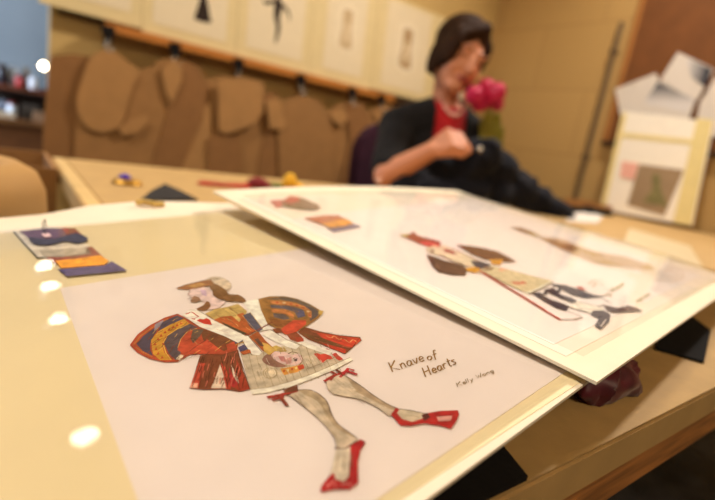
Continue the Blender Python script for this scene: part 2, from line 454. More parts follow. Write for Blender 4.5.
# grey skirt front with hem
D.poly([(240,353),(252,355),(262,354),(276,350),(290,345),(300,343),(312,348),(330,357),(346,362),(326,372),(310,379),(290,385.5),(268,391),(251,393),(246,376)], GY)
for k in range(13):
    x0 = 241+k*7.2; y0 = 354-k*.7; x1 = 252+k*7.4; y1 = 392.5-k*.35-k*k*.11
    D.line([(x0, y0), ((x0+x1)/2-1, (y0+y1)/2), (x1, y1)], .35, (160,142,112) if k % 2 else (178,160,130))
D.poly([(250,391.5),(268,389.5),(290,383.5),(310,376.5),(330,368),(350,359),(352.5,362),(335,371.5),(312,381),(290,389),(268,394.5),(252,396.5)], (238,226,206))
D.line([(250,391.5),(268,389.5),(290,383.5),(310,376.5),(330,368),(350,359)], .35, (150,128,96)); D.line([(252,396.5),(268,394.5),(290,389),(312,381),(335,371.5),(352.5,362)], .4, (140,116,86))
# portrait on the skirt
D.poly([(262,361),(268,355),(274,355),(277,363),(287,368),(276,369),(266,366)], (150,108,92), 3)
D.poly([(271,354),(284,353.5),(292,356.5),(299,355.5),(303,361),(298,366.5),(288,366.5),(279,364),(273,360)], (222,190,182), 3)
D.poly([(278,358),(284,358),(287,364),(281,363)], (196,130,126)); D.poly([(286,361),(292,358),(291,365),(286,366)], (206,150,140))
D.line([(292.5,361),(295,359.5),(298,360.5)], .6, (70,50,50)); D.poly([(293.5,361),(297,360.5),(297,363),(294,363)], (90,70,76)); D.line([(288,355.5),(292,353.5),(298,355)], .7, (100,72,54)); D.line([(301,357),(303,362),(299,367)], .5, (150,110,80))
D.poly([(280,370.5),(292,368.5),(302,366),(304.5,370),(297,374),(284,377)], (212,150,70)); D.poly([(297,368),(303,366),(304.5,370),(299,372)], (190,72,50))
for x, y in ((284,373),(288,372),(292,371),(296,370)): D.poly([(x-1,y-1),(x+1.2,y-1.4),(x+.8,y+1.2),(x-1,y+1.2)], (188,84,48) if int(x) % 8 else (238,206,130))
for r in (1, .68): D.line([(270+7*r*math.cos(a), 375+5.2*r*math.sin(a)) for a in [i*math.pi/6 for i in range(12)]], .4, (168,146,106), 0, True)
D.poly([(268,374),(273,371),(276,376),(271,379)], (226,208,176), 2)
D.poly([(268,350),(276,347),(283,350),(276,353),(270,353)], (206,176,96)); D.poly([(276,351),(284,349),(287,353),(280,354)], (180,150,90))
# hearts on the hem side
D.poly([(313.5,355.5),(317,354.8),(320.5,356.2),(325,355.2),(331,358),(333,361),(327,361),(322,365)], (204,72,58))
D.poly([(322,351.5),(327,350),(331,353),(326,354)], (168,60,50)); D.poly([(332,356),(336,354.5),(338,357),(341,359),(343,361),(339,362.5),(336,360.5)], (196,70,58)); D.line([(334,355),(343,361.5)], .6, (180,60,50))
D.line([(306,371),(325,364),(338,357)], .35, (150,124,92))
# white straps
D.poly([(239,339),(248,337.5),(262,354),(259,357),(251,356)], WH); D.poly([(262,336),(270,331),(286,341),(300,347),(296,351),(288,349),(275,343.5)], WH)
D.poly([(290,341),(300,341.5),(332,353),(329,357),(309,350)], WH); D.poly([(285,334),(297,334),(304,341),(297,344),(290,341)], (150,74,48)); D.poly([(295,339),(302,339),(304,343),(297,344)], (176,66,46))
D.poly([(249,338),(258,333),(266,343),(276,352),(270,357),(262,352)], (168,88,48)); D.poly([(262,344),(268,346),(276,352),(269,357),(264,353)], (206,168,88)); D.poly([(254,341),(258,340),(264,348),(260,348)], (96,68,56))
D.line([(248,337.5),(262,354)], .4, LN); D.line([(270,331),(286,341),(300,347)], .4, LN); D.line([(240,340),(252,357)], .4, LN)
# great left sleeve
D.poly([(130.5,347),(138,336.5),(150,327.5),(165,319.5),(178,315.5),(188,321),(205,330),(228,338),(238,345),(237,352),(222,356.5),(205,356),(190,356.5),(178,363.5),(165,364),(150,360.5),(138,354.5)], R0)
D.poly([(136.5,346),(143,338),(154,330),(160,327.5),(155,335.5),(151,343),(150,350),(153,358),(143,353)], NV); D.line([(134,346.5),(141,337.5),(153,329),(168,320.5)], .5, GO); D.line([(136,349),(143,354),(153,359)], .5, GO)
D.poly([(162,324),(177,317),(184,320),(172,326),(158,333)], NV); D.poly([(155,326),(164,321.5),(160,328),(154,333)], (150,140,152))
D.poly([(151,342),(158,333.5),(170,326.5),(184,320.5),(189,325),(176,331),(166,337),(162,345),(164,354),(170,362),(160,362),(153,356)], (206,152,56))
for x, y in ((155,346),(158,341),(161,337.5),(165,334),(169,331.5),(173,329),(177,327),(181,325),(156,351),(158,355.5),(162,359.5)): D.poly([(x-1.6,y+1.4),(x+1.8,y+.9),(x+.2,y-1.8)], (188,80,44))
D.poly([(164,345),(168,337.5),(178,331),(190,325.5),(198,329),(187,334),(180.5,341),(178,348),(181,355),(176,362.5),(169,356)], (92,80,86)); D.line([(163,345),(167,337.5),(177,331),(190,325.5)], .6, (222,180,80)); D.line([(163.5,347),(166,355),(171,362)], .6, (222,180,80))
D.poly([(200,330),(215,335),(230,340),(237,346),(224,353),(212,347),(203,342)], (120,72,46))
D.poly([(179,347),(182,339),(190,332),(198,330.5),(200,337),(197,341.5),(203,346),(207,341),(213,346),(221,352),(214,356),(195,355.5),(184,356),(177.5,352)], (194,82,56))
D.line([(178,350),(181,341),(187,334),(197,330)], .5, (214,170,90)); D.line([(193,341),(197,346),(203,347)], .5, (190,150,96)); D.poly([(193,331),(204,331),(200,338),(193,345.5),(190.5,340)], (104,86,74))
D.line([(130.5,347),(138,336.5),(150,327.5),(165,319.5),(178,315.5)], .5, (168,60,40)); D.line([(130.5,347),(138,354.5),(150,360.5),(165,364),(178,363.5)], .6, (176,66,40))
D.poly([(176,361),(180,356.5),(184,357.5),(180,362.5)], (232,214,180)); D.line([(177,363),(180,357),(184,358)], .4, LN); D.line([(183,362),(190,359.5),(199,358)], .3, (170,150,130))
# right sleeve
D.poly([(257.5,301),(270,298),(285,298),(297,300.5),(310,306),(319,311.5),(322.5,315),(318,320),(308,327),(296,334),(285,336.5),(278,331),(268,326),(262,315)], (156,112,58))
D.poly([(262,300.5),(285,298.5),(297,301),(310,306.5),(319,313),(316,318),(309,311),(296,304),(280,301.5)], (102,88,78)); D.poly([(305,307),(316,310.5),(320,314.5),(316,319),(310,323),(309,314)], (88,80,84)); D.poly([(319,311.5),(323.5,313),(321,317),(318,315)], (206,170,86))
D.poly([(270,302.5),(290,303.5),(304,307.5),(311.5,313),(311.5,320),(308,318.5),(306,312.5),(296,307.5),(272,305.5)], (204,134,76))
for x, y in ((277,304),(284,304.3),(291,305.4),(297,307),(303,309.5),(308,313),(309.5,317)): D.poly([(x-1.4,y-.7),(x+1.4,y-.4),(x+1.2,y+.9),(x-1.2,y+.7)], (186,72,48) if int(x) % 2 else (240,214,160))
D.poly([(270,306.5),(290,307.5),(303,311.5),(305.5,318),(298,320),(294,313.5),(284,310.5),(271,309.5)], (96,88,98)); D.poly([(298,311.5),(304,313),(305,318),(298,319)], (86,88,120))
D.poly([(271,311),(286,311.5),(294,316.5),(293.5,321),(287,316),(272,314)], (204,130,72)); D.poly([(273,315),(285,316),(290,320.5),(284,321.5),(274,319)], (100,88,90)); D.poly([(268,320),(282,321.5),(292,322.5),(284,329.5),(275,328)], (142,88,46))
D.poly([(283,329),(293,322),(306,322),(306,326),(296,334),(286,336.5),(279,333)], (202,78,54)); D.poly([(272,331),(279,329.5),(283,334),(276,335)], (130,70,44)); D.line([(258,301),(262,315),(268,326)], .5, (160,120,70)); D.line([(268,325),(262,330),(254,333)], .8, (150,96,60))
D.line([(257.5,301),(270,298),(285,298),(297,300.5),(310,306),(319,311.5)], .5, (150,118,66))
hatch(D, [(134,347),(150,330),(177,317),(205,330),(236,345),(222,355),(178,362),(150,359)], 150, (6,-4.5), [(66,50,52),(150,56,40),(226,176,90),(120,60,44)])
hatch(D, [(260,301),(285,298),(310,306),(320,315),(308,326),(286,335),(268,325)], 90, (6,1.6), [(72,56,48),(210,140,74),(126,60,40)], .28, 2)
hatch(D, [(200,357),(238,352),(250,391),(190,390)], 70, (-2.5,9), [(84,40,30),(224,120,96),(110,52,36)], .3, 3)
hatch(D, [(305,330),(360,339),(346,354),(300,336)], 60, (9,2.6), [(92,40,30),(222,110,84)], .3, 4)
hatch(D, [(242,355),(300,345),(345,361),(290,384),(252,391)], 90, (4,7), [(150,132,104),(222,208,184),(170,150,120)], .25, 5)
# chest
D.poly([(243,303),(258,300.5),(261,312),(267,325),(270,331),(261,333),(251,318)], (243,232,216)); D.poly([(205,315.5),(215,311),(228,308.5),(238,305.5),(247,313),(243,322),(236,321),(228,318),(220,323),(211,320)], (196,168,102))
D.poly([(213,322),(222,318.5),(234,317.5),(243,314.5),(256,333),(249,337),(240,335),(227,328)], (188,98,52)); D.poly([(224,311),(229,309.5),(241,321),(239,324)], (216,190,116)); D.line([(222,310),(234,318)], .4, (130,100,60)); D.line([(229,309),(241,318)], .4, (130,100,60))
D.poly([(220,323),(232,328.5),(247,335.5),(243,337),(228,330)], (78,72,54)); D.poly([(243,317),(250,314.5),(263,331),(258,334),(251,330)], (88,88,108)); D.line([(242,317),(257,334)], .5, (216,170,110)); D.line([(250,314),(263,331)], .5, (200,170,120))
D.line([(206,316),(214,322),(227,328.5),(240,335)], .5, (150,80,46)); D.line([(228,338),(243,337.5),(255,333.5),(265,328),(272,324)], .9, (134,62,44))
D.poly([(231,341.5),(239,338.5),(243,343),(236,346)], (88,76,100)); D.line([(234,347.5),(244,344)], .8, GO); D.poly([(238,349.5),(244,346.5),(248,351),(240,354)], (82,76,112)); D.poly([(240,354),(250,351.5),(251,355),(243,357)], (178,92,52)); D.poly([(226,347),(234,343.5),(236,349),(228,353)], (190,80,54))
# lapel with the letter J and a heart
D.poly([(182,317),(190,311),(197,311.5),(215,322.5),(240,335),(247,339),(238,345),(225,338.5),(200,329)], (240,228,212)); D.line([(182,317),(200,329),(225,338.5),(238,345)], .4, LN); D.line([(197,311.5),(215,322.5),(240,335)], .4, LN)
D.line([(186,316.2),(192,313.6),(199,318.6),(194.5,321.2),(192,320.2)], 1.6, (184,56,44)); D.poly([(196.5,322.6),(200,320.8),(203.5,321.5),(206.5,320),(210,322),(212,327),(204,326)], (196,52,44))
D.line([(216,331),(228,335)], .3, (200,160,140))
# head in profile with a feathered hat
D.poly([(203,284),(210,279),(219,278.5),(228,282.5),(231,288),(226,293.5),(220,289),(212,285.5)], (216,198,172), 3)
for p in ([(212,284),(217,280),(224,282)],[(216,286),(222,282.5),(228,285)],[(220,289),(225,286),(229,288.5)],[(203,284),(210,279),(219,278.5),(228,282.5),(231,288),(226,293)]): D.line(p, .3, (140,112,78), 3)
D.poly([(209,285),(218,286.5),(226,292),(229,296),(238,296.5),(244,300),(246,304),(236,303.5),(226,303),(218,298),(211,292)], (134,94,58), 2)
D.poly([(190,290.5),(198,289),(208,289),(214,294),(216,300),(226,304),(218,310),(208,312),(206,306),(202,303),(196,301.5),(191.5,299),(187.5,296),(190,295)], (226,202,194))
D.poly([(200,291),(206,292),(207,298),(202,297)], (206,176,196)); D.line([(192,292),(196,291.5)], .5, (90,60,50)); D.line([(190.5,290.5),(189.5,294),(187.5,296.5),(190,297.5)], .4, (140,90,76))
D.poly([(190.5,302.5),(194,297.5),(199,299),(201,302.5),(196,304),(191,304)], (152,116,90)); D.line([(188,301),(193,299)], .5, (120,80,60))
D.poly([(207,303),(210.5,306),(209,310.5),(203,312.5),(196,311),(203,307.5)], (136,92,60), 2); D.poly([(212,291),(220,296),(226,302),(218,301),(213,297)], (120,82,50))
D.poly([(176,290.3),(186,286.5),(202,282.5),(211,281.5),(214,285),(206,288.5),(196,290.5),(187,291.5)], (158,104,60)); D.poly([(186,288),(200,284.5),(206,286),(196,289.5)], (196,150,86)); D.line([(176,290.3),(186,286.5),(202,282.5),(211,281)], .5, (112,72,44)); D.line([(210,281),(214,279.5),(218,281)], .6, (120,84,52), 3)
# legs, garters and shoes
D.poly([(289,398),(297,392.5),(310,392.5),(320,397.5),(327,405),(331,416),(337,426),(347,434),(357,441),(362,445),(352,449),(345,450.5),(336.5,452),(335,440),(322,425),(305,410)], (208,190,164))
D.poly([(297,392.5),(310,392.5),(320,397.5),(327,405),(331,416),(337,426),(347,434),(357,441),(350,439),(336,431),(326,418),(318,404),(306,398)], (186,164,132))
D.line([(297,392.5),(310,392.5),(320,397.5),(327,405),(331,416),(337,426),(347,434),(357,441)], .5, (92,66,44), 3); D.line([(289,398),(305,410),(322,425),(334,440),(336.5,452)], .3, (120,94,68), 3)
for k in range(4): D.line([(298+k*5,396+k*.7),(314+k*4,408),(328+k*2.4,426),(340+k*3,446-k)], .22, (160,138,108), 3)
D.poly([(336.5,452),(350,449),(352.5,456),(350,470),(348,483),(336,489),(327,486),(332,470),(334,460)], (214,200,176))
D.poly([(350,449.5),(360,442),(365.5,445),(360,453),(357.5,466),(358,486),(350,492.5),(335,492.5),(320,495.5),(321,489),(330,478),(334,476),(335,482),(343,485),(349,479),(350,464)], (172,46,46))
D.line([(334,451),(345,451.5),(357,444)], .7, (92,44,38)); D.line([(350,464),(349,480),(343,486),(335,482)], .4, (98,30,30)); D.line([(326,490),(334,484),(336,490)], .5, (226,150,140)); D.line([(341,488),(347,486),(352,489)], .5, (226,150,140)); D.line([(352,456),(351,470)], .35, (120,90,70)); D.line([(338,458),(336,474)], .3, (170,140,110)); D.line([(344,457),(343,474)], .3, (170,140,110))
D.poly([(283,393),(297,387),(298,394),(287,398)], (118,70,50)); D.line([(267,400),(280,397.5),(297,393.5)], 1.7, (168,56,46)); D.line([(272,402.5),(284,399)], 1.7, (150,60,50)); D.line([(278,398),(283,403),(287,408.5)], 1.7, (128,56,42))
D.poly([(326,380),(333,377),(345,378),(360,388),(372,397),(386,406),(397,411),(393,417),(388,418.5),(378,410.5),(362,402.5),(345,399),(332,396),(327,390)], (210,193,168))
D.poly([(345,378),(360,388),(372,397),(386,406),(397,411),(392,413),(374,404),(356,394)], (184,160,130))
D.line([(345,378),(360,388),(372,397),(386,406),(397,411)], .5, (84,64,44), 3); D.line([(326,380),(327,390),(332,396),(345,399),(362,402.5),(378,410.5),(388,418.5)], .25, (150,126,98), 3)
for k in range(3): D.line([(332+k*5,381+k),(346+k*4,392-k),(372,404-k*1.5),(391,413.5-k)], .22, (164,142,112), 3)
D.line([(324,384),(334,378),(346,374)], 1.7, (170,56,52)); D.line([(330,374),(338,377),(330,383)], 1.7, (150,56,48)); D.line([(340,380),(348,371),(354,373)], 1.7, (178,44,52)); D.line([(345,373),(357,377)], 1.7, (186,52,60)); D.line([(336,372),(344,378)], 1.7, (110,56,44))
D.poly([(396,412),(410,413),(426,417),(424,422),(412,426),(400,423),(394,416.5)], (206,190,162))
D.poly([(390.5,417.5),(395.5,410.5),(399.5,411.5),(396.5,416),(402,422),(412,424.8),(423,421),(427,416),(440,413.5),(457.5,413),(458.5,417),(455.5,424.5),(450.5,431.5),(440,428.5),(424,426),(410,428.8),(400,428)], (178,52,48))
D.poly([(436,419.5),(452,418.5),(450,423.5),(438,424)], (214,160,146)); D.line([(438,419),(453,417)], .5, (110,40,36)); D.line([(437,424.5),(450,424)], .4, (110,40,36)); D.line([(397,411.5),(410,413),(425,416.5)], .5, (86,64,48)); D.poly([(421,418),(427,415.5),(430,420),(424,424)], (96,54,46)); D.line([(404,418),(420,420)], .3, (160,140,110))
hatch(D, [(290,398),(312,393),(330,414),(360,444),(338,450),(322,425)], 70, (5,6), [(150,126,98),(170,148,118)], .22, 6)
hatch(D, [(327,380),(345,378),(396,411),(388,418),(345,399)], 60, (7,4.5), [(150,126,98),(170,148,118)], .22, 7)
hatch(D, [(207,316),(238,306),(254,333),(240,335)], 50, (5,4), [(120,84,48),(224,190,110),(160,70,44)], .28, 8)
hatch(D, [(210,286),(226,293),(246,304),(226,303)], 30, (7,3), [(96,62,38),(168,124,80)], .25, 9)
D.build('costume_drawing', PA_, 'ink and paint figure with puffed sleeves and red shoes')
T = Art(SA, .0009); IN = (146, 112, 64)
write(T, 'Knave', (392.5, 373.5), (10.2, -3.6), (-4.2, -9.6), .8, IN); write(T, 'of', (428, 362), (9.5, -3.2), (-2.4, -7.5), .8, IN)
write(T, 'Hearts', (425.5, 378.5), (9.2, -4.0), (-4.0, -9.0), .8, IN); write(T, 'Kelly Wong', (457.5, 388.5), (6.3, -2.6), (-1.6, -4.0), .45, (150,128,92))
T.build('handwritten_title', PA_, 'brown handwriting and a smaller signature')
# fabric swatches clipped to the corner
def swatch(S, parent, pts, c, off, name='fabric_swatch', label=None, sm=0):
    if sm: pts = smooth_path(pts, sm, True)
    n = nrm(S, *invert(S, *pts[0])); bm = bmesh.new()
    P = []
    for x, y in pts:
        s, t = invert(S, x, y); P.append(S(s, t)+nrm(S, s, t)*off)
    prism(bm, P, n, .0004)
    o = obj(name, bm, mat('swatch_%02x%02x%02x' % c, c, .85, .28, 160, .2, 500), parent)
    if label: o['label'] = label
    return o
CARD = swatch(SA, MA, [(14,233.5),(38,260),(46,260),(60,262),(94,255),(88,246),(72,231)], (232,218,198), .0012, 'swatch_card', 'white card edged in black')
bm = bmesh.new(); tube(bm, [SA(*invert(SA, x, y))+A_N*.0014 for x, y in ((14,233.5),(26,247),(38,260),(44,259.5))], .0005, 6)
obj('card_edging', bm, M_BLACKMETAL, CARD)
swatch(SA, CARD, [(20,233),(45,230),(70,230),(79,236),(60,241),(30,241)], (124,88,112), .0017, label='mauve fabric swatch')
swatch(SA, CARD, [(62,230),(75,230.5),(82,237),(70,241)], (150,76,62), .0022, label='russet fabric swatch')
swatch(SA, CARD, [(29,240),(40,241.5),(52,242),(65,239),(77,236),(88,241),(84,245),(76,246),(64,244),(50,248),(34,247)], (54,52,70), .0027, label='dark navy fabric swatch', sm=2)
swatch(SA, CARD, [(42,237),(49,236.5),(52,239.5),(45,240.5)], (226,190,190), .0030, label='pale pink fabric scrap')
swatch(SA, CARD, [(40,253),(52,252),(88,250),(92,257),(60,260),(46,260)], (198,184,162), .0021, label='grey fabric swatch')
swatch(SA, CARD, [(46,260),(70,257.5),(86,256),(85,250),(92,249),(104,260),(75,264),(56,266)], (168,92,72), .0021, label='brick red fabric swatch')
swatch(SA, CARD, [(58,272),(105,268),(112,264),(127,273),(67,279)], (100,88,134), .0021, label='violet fabric swatch')
swatch(SA, CARD, [(56,264.5),(80,261.5),(100,258.5),(109,264),(104,268),(62,271.5)], (222,146,40), .0026, label='orange fabric swatch')
bm = bmesh.new(); tube(bm, [SA(*invert(SA, x, y))+A_N*h for x, y, h in ((46,237,.003),(44,236,.005),(43.5,231.5,.008),(46,229.5,.009),(46.5,233.5,.006))], .0005, 6)
obj('hook_fastening', bm, M_BLACKMETAL, CARD)
qt = [(.02, .012), (.985, .012), (.985, invert(SA, 213, 213)[1]), (.02, invert(SA, 0, 236)[1])]
obj('acetate_cover', sheet(SA, qt, .0022, (14, 14)), ACETATE, MA, True)

# ---- far mat
MB_ = thing('costume_sketch_mat', 'wide pale mat behind the foreground one with two costume drawings, bowed upwards', 'costume sketch', tuple(SB(.5, .5)))
obj('mat_board', slab(SB, ((0,0),(1,0),(1,1),(0,1)), 0, .0018, 40, 24), mat('ivory_mat_board', (238, 223, 194), .7, .02, 30), MB_, True)
obj('backing_sheet', slab(SB, ((.022,.05),(.965,.05),(.965,.9),(.022,.9)), .0003, .0003, 40, 20), mat('cream_wash_sheet', (239, 223, 204), .7, .03, 12), MB_, label='cream backing sheet')
qb = [invert(SB, *p) for p in ((608, 372), (690, 304), (470, 214), (352, 232))]
qb = [(.035, .075), (.86, .075), (.86, .84), (.035, .70)]
PB_ = obj('drawing_paper', slab(SB, qb, .0006, .0003, 40, 20), M_PINKPAPER, MB_, label='warm white drawing paper')
D = Art(SB, .0013, 1.6)
D.poly([(400,236),(410,235),(413,232.5),(416,236),(420,237.5),(430,240),(440,242.5),(441,247),(434,249),(428,247.5),(418,244.5),(408,240)], (152,84,60)); D.poly([(418,241),(428,242.5),(440,245.5),(438,249),(430,248.5),(421,245.5)], (208,92,82)); D.poly([(399,236.5),(408,235),(410,238),(405,238.5)], (190,170,110)); D.line([(413,232.5),(416,236)], .8, (120,70,50))
D.poly([(425,250),(433,247),(445,246.5),(460,253.5),(475,261.5),(490,269),(480,275),(465,267),(445,258.5),(430,255)], (222,204,174)); D.poly([(443,250),(452,252),(456,255.5),(446,255)], (152,74,54)); D.line([(438,256),(450,261),(470,268)], 1.2, (150,92,70)); D.line([(452,250),(470,258),(484,265)], 1.6, (140,96,66)); D.poly([(430,251),(434,250),(434,254),(431,255)], (160,130,110)); D.line([(450,262),(474,272)], .7, (180,150,120))
D.poly([(426,256),(432,257.5),(445,262),(462,266.5),(467,271),(465,277),(452,276.5),(438,273.5),(432,267.5)], (92,64,48))
for k in range(4): D.line([(429+k*2,260+k*1.5),(440,264+k*2),(464,270+k*1.8)], .7, (160,124,92) if k % 2 else (128,60,52), 3)
D.poly([(456.5,246),(470,247),(485,249.5),(497,252.5),(507,257.5),(516,263),(505,263.5),(495,262),(485,261),(472,255.5)], (114,76,52)); D.poly([(470,249),(487,252),(500,257),(490,259),(478,254)], (132,92,62)); D.line([(456.5,246),(472,255.5),(485,261)], .8, (90,58,42))
D.poly([(470,262),(480,262.5),(491,266),(486,271),(476,270)], (70,66,76)); D.poly([(484,267),(494,268),(490,273),(482,272)], (120,80,62))
D.poly([(465,270),(475,268),(481,271),(475,274.5),(467,272.5)], (214,154,50)); D.poly([(489,260.5),(503,260.5),(500,266.5),(492,265.5)], (208,150,60))
D.poly([(480,271),(492,267),(505,270),(530,277),(551,282),(545,287),(530,294),(522,292.5),(505,285)], (208,192,154)); D.poly([(500,275.5),(512,277),(521,281),(527,285),(515,286),(505,280.5)], (192,104,84)); D.poly([(527,277.5),(538,280.5),(534,283),(527,281)], (186,100,80)); D.line([(502,273),(524,279),(540,283)], .7, (160,130,90)); D.poly([(500,269),(508,271),(504,275),(498,273)], (224,170,140)); D.line([(506,283),(526,288)], .9, (170,120,90))
D.line([(480,272),(505,270),(530,277),(551,282)], .5, (160,150,100)); D.line([(490,276),(505,285),(522,292.5)], .5, (160,150,100)); D.line([(525,295),(538,289.5),(551,282.5)], 1.5, (240,228,206)); D.line([(528,296),(541,290),(553,283)], .5, (130,110,80))
D.line([(479,272),(500,285),(520,297),(545,312.5),(560,321.5)], 1.6, (172,58,46)); D.line([(479,271),(500,284),(520,296),(545,311.5)], .5, (110,40,34)); D.line([(560,321),(573,321),(582,319)], .7, (150,130,110)); D.line([(568,313),(582,319)], .5, (120,100,80))
NB = (62, 54, 64)
D.poly([(531,294.5),(538,294),(544,298),(550,301),(562,305),(568.5,308),(566,312.5),(556,309.5),(545,303.5)], NB); D.line([(538,294),(544,296),(546,292)], 1.6, NB, 3)
D.poly([(543,291),(553,289),(560,296),(570,299),(577,302.5),(572,304.5),(560,299.5),(550,295)], NB); D.line([(552,287),(559,288),(558,293),(553,293)], 1.6, NB, 3)
D.poly([(551,285),(565,286.5),(580,291.5),(592,296),(604,298.5),(586,299.5),(572,296.5),(560,290)], NB); D.poly([(575,287.5),(581,288),(586,291.5),(580,291)], (176,70,54))
D.poly([(568,308),(577,303),(598,308),(604,311),(596,315),(588,314)], (238,224,206)); D.line([(577,303),(598,308),(604,306)], .6, (110,86,70)); D.line([(568,309),(588,315)], .6, (110,86,70)); D.line([(573,304),(590,311)], .4, (150,120,100))
D.poly([(592,312.5),(603,312),(610,316),(608.5,323),(600.5,331),(594,327.5),(598.5,320),(590,316.5)], NB); D.line([(597,324),(600,328),(605,321)], .8, (220,205,190))
D.poly([(603,306.5),(608,307.5),(618,309.5),(628,307),(635,309),(642,312.3),(630,313.3),(612,314.2),(606,311.5)], (84,62,60)); D.poly([(624,309),(633,309.5),(638,311.5),(627,312)], (132,96,82)); D.line([(602,300),(611,305)], .8, (96,74,64))
for p in ([(583,292),(600,296),(609,296.5)], [(592,288),(597,284),(603,287)], [(604,290),(612,293)], [(603,297),(610,294.5),(610,298.5)], [(588,285),(596,281),(604,283)]): D.line(p, .6, (170,146,104), 3)
write(D, 'Knave', (612, 293.2), (3.6, -2.4), (-1.6, -2.8), .7, (160, 146, 84)); write(D, 'Kelly Wong', (637, 303.5), (2.1, -1.4), (-.8, -1.8), .5, (150, 136, 90))
D.build('costume_drawing', PB_, 'ink figure with a long red sword and dark breeches')
D = Art(SB, .0013, 1.6)
F1=(164,120,84); F2=(136,92,62); F3=(200,170,140)
D.poly([(510,228),(520,228.5),(530,231.5),(538,236),(533,236.5),(522,233)], F2); D.poly([(524,231),(536,235),(543,239),(534,237)], (176,150,90))
D.poly([(538,238),(555,238.5),(570,243),(580,248),(600,254),(625,257.5),(650,266),(655,271),(640,270.5),(618,267),(595,264.5),(578,257.5),(560,250)], F3)
D.poly([(540,239),(556,239.5),(570,244),(582,250),(590,258),(578,256),(562,250)], F1); D.poly([(560,246),(572,246),(584,252),(590,261),(578,257)], F2); D.poly([(598,253),(608,256),(620,262),(612,262),(602,258)], F2); D.poly([(612,259),(628,262),(648,269),(630,268)], F1); D.line([(576,247),(600,256),(640,262)], 1.0, F1); D.line([(590,262),(610,268)], 1.6, F2)
for k in range(5): D.line([(650+(10+k*5.5)*math.cos(a)-3*math.sin(a), 270+(3+k*1.9)*math.sin(a)+(10+k*5.5)*math.cos(a)*.22) for a in [-1.4+i*.35 for i in range(9)]], .7, (206,182,154), 3)
D.build('costume_drawing', PB_, 'faint brown figure with a full ringed skirt')
swatch(SB, MB_, [(270,202),(282,201),(285,206),(277,209)], (198,112,102), .0016, label='pink fabric swatch')
swatch(SB, MB_, [(281,204),(286,200),(292,198.5),(300,199),(312,204),(320,209),(310,211.5),(292,209),(284,207.5)], (142,112,88), .0022, label='olive brown fabric swatch', sm=2)
swatch(SB, MB_, [(282,203),(290,198),(298,199),(300,203),(290,206)], (188,92,80), .0026, label='red fabric swatch')
swatch(SB, MB_, [(327,229.5),(345,227),(353,225),(361,228),(334,233.5)], (128,112,134), .0016, label='lilac fabric swatch')
swatch(SB, MB_, [(304,220),(325,217),(338,217),(347,221.5),(322,226)], (184,112,80), .0020, label='brick fabric swatch')
swatch(SB, MB_, [(321,225.5),(346,221),(353,225),(345,228),(330,230)], (220,154,70), .0025, label='orange fabric swatch')
obj('acetate_cover', sheet(SB, ((.02,.03),(.985,.03),(.985,.9),(.02,.9)), .0048, (30, 14)), ACETATE, MB_, True)
# ------------------------------------------------------------------ room shell
WY, WX = 2.06, 2.35
struct(box('floor', (-3.2, -3.0, -.06), (WX+.1, 6.7, 0), M_FLOOR))
struct(box('ceiling', (-3.2, -3.0, 2.62), (WX+.1, 6.7, 2.70), M_CEIL))
struct(box('wall_rear', (.137, WY, 0), (WX+.1, WY+.12, 2.62), M_WALL))
struct(box('wall_right', (WX, -3.0, 0), (WX+.1, WY, 2.62), block_wall_mat()))
struct(box('wall_far', (-3.2, 6.6, 0), (WX+.1, 6.7, 2.62), M_BLUE))
struct(box('wall_left', (-3.3, -3.0, 0), (-3.2, 6.7, 2.62), M_BLUE))

# ------------------------------------------------------------------ work table
TX0, TX1, TY0, TY1 = .104, 2.31, .087, 1.135
TB = thing('worktable', 'long pale plywood worktable under the costume mats', 'table', ((TX0+TX1)/2, (TY0+TY1)/2, 0))
box('tabletop', (TX0, TY0, TZ-.024), (TX1, TY1, TZ), M_BOARDTOP, TB, .002)
box('edge_dimming_strip', (TX0+.02, TY0+.001, TZ-.001), (TX1-.4, TY0+.105, TZ+.0004), M_EDGEDIM, TB, .0002, label='near strip of the table top, darkened to offset the lamps')  # added strip, its darker colour tones down the brightly lit near edge
box('edge_strip', (TX0+.001, TY1-.018, TZ-.026), (TX1, TY1+.004, TZ+.0004), M_PLY, TB, .001, label='pale edging strip')
box('edge_strip', (TX0-.022, TY0+.35, TZ-.030), (TX0, TY1+.004, TZ+.0006), M_PLY, TB, .002, label='pale edging strip')
box('apron', (TX0+.01, TY0+.004, TZ-.052), (TX1-.02, TY0+.028, TZ-.024), M_OAK, TB, .001, label='darker oak apron')
box('apron', (TX0+.01, TY1-.04, TZ-.09), (TX1-.02, TY1-.016, TZ-.026), M_OAK, TB, .001, label='darker oak apron')
for x in (TX0+.06, TX1-.12):
    for y in (TY0+.12, TY1-.12):
        box('leg', (x, y, 0), (x+.06, y+.06, TZ-.024), M_OAK, TB, .004)

# ------------------------------------------------------------------ sewing patterns on the rear wall
RZ = ZC+.252
LG = thing('picture_ledge', 'orange wooden ledge along the rear wall above the brown patterns', 'ledge', (1.2, WY, RZ-.03))
box('shelf_strip', (.29, WY-.075, RZ-.012), (1.62, WY, RZ), M_LEDGE, LG, .002)
box('front_lip', (.29, WY-.083, RZ-.026), (1.62, WY-.070, RZ+.004), M_LEDGE, LG, .002)
box('shelf_strip', (1.62, WY-.070, RZ-.020), (2.2, WY, RZ-.004), M_DARKWOOD, LG, .002, label='darker end of the ledge')
box('back_rail', (.16, WY-.016, RZ+.004), (1.58, WY-.001, RZ+.014), M_DARKWOOD, LG, label='dark back rail')

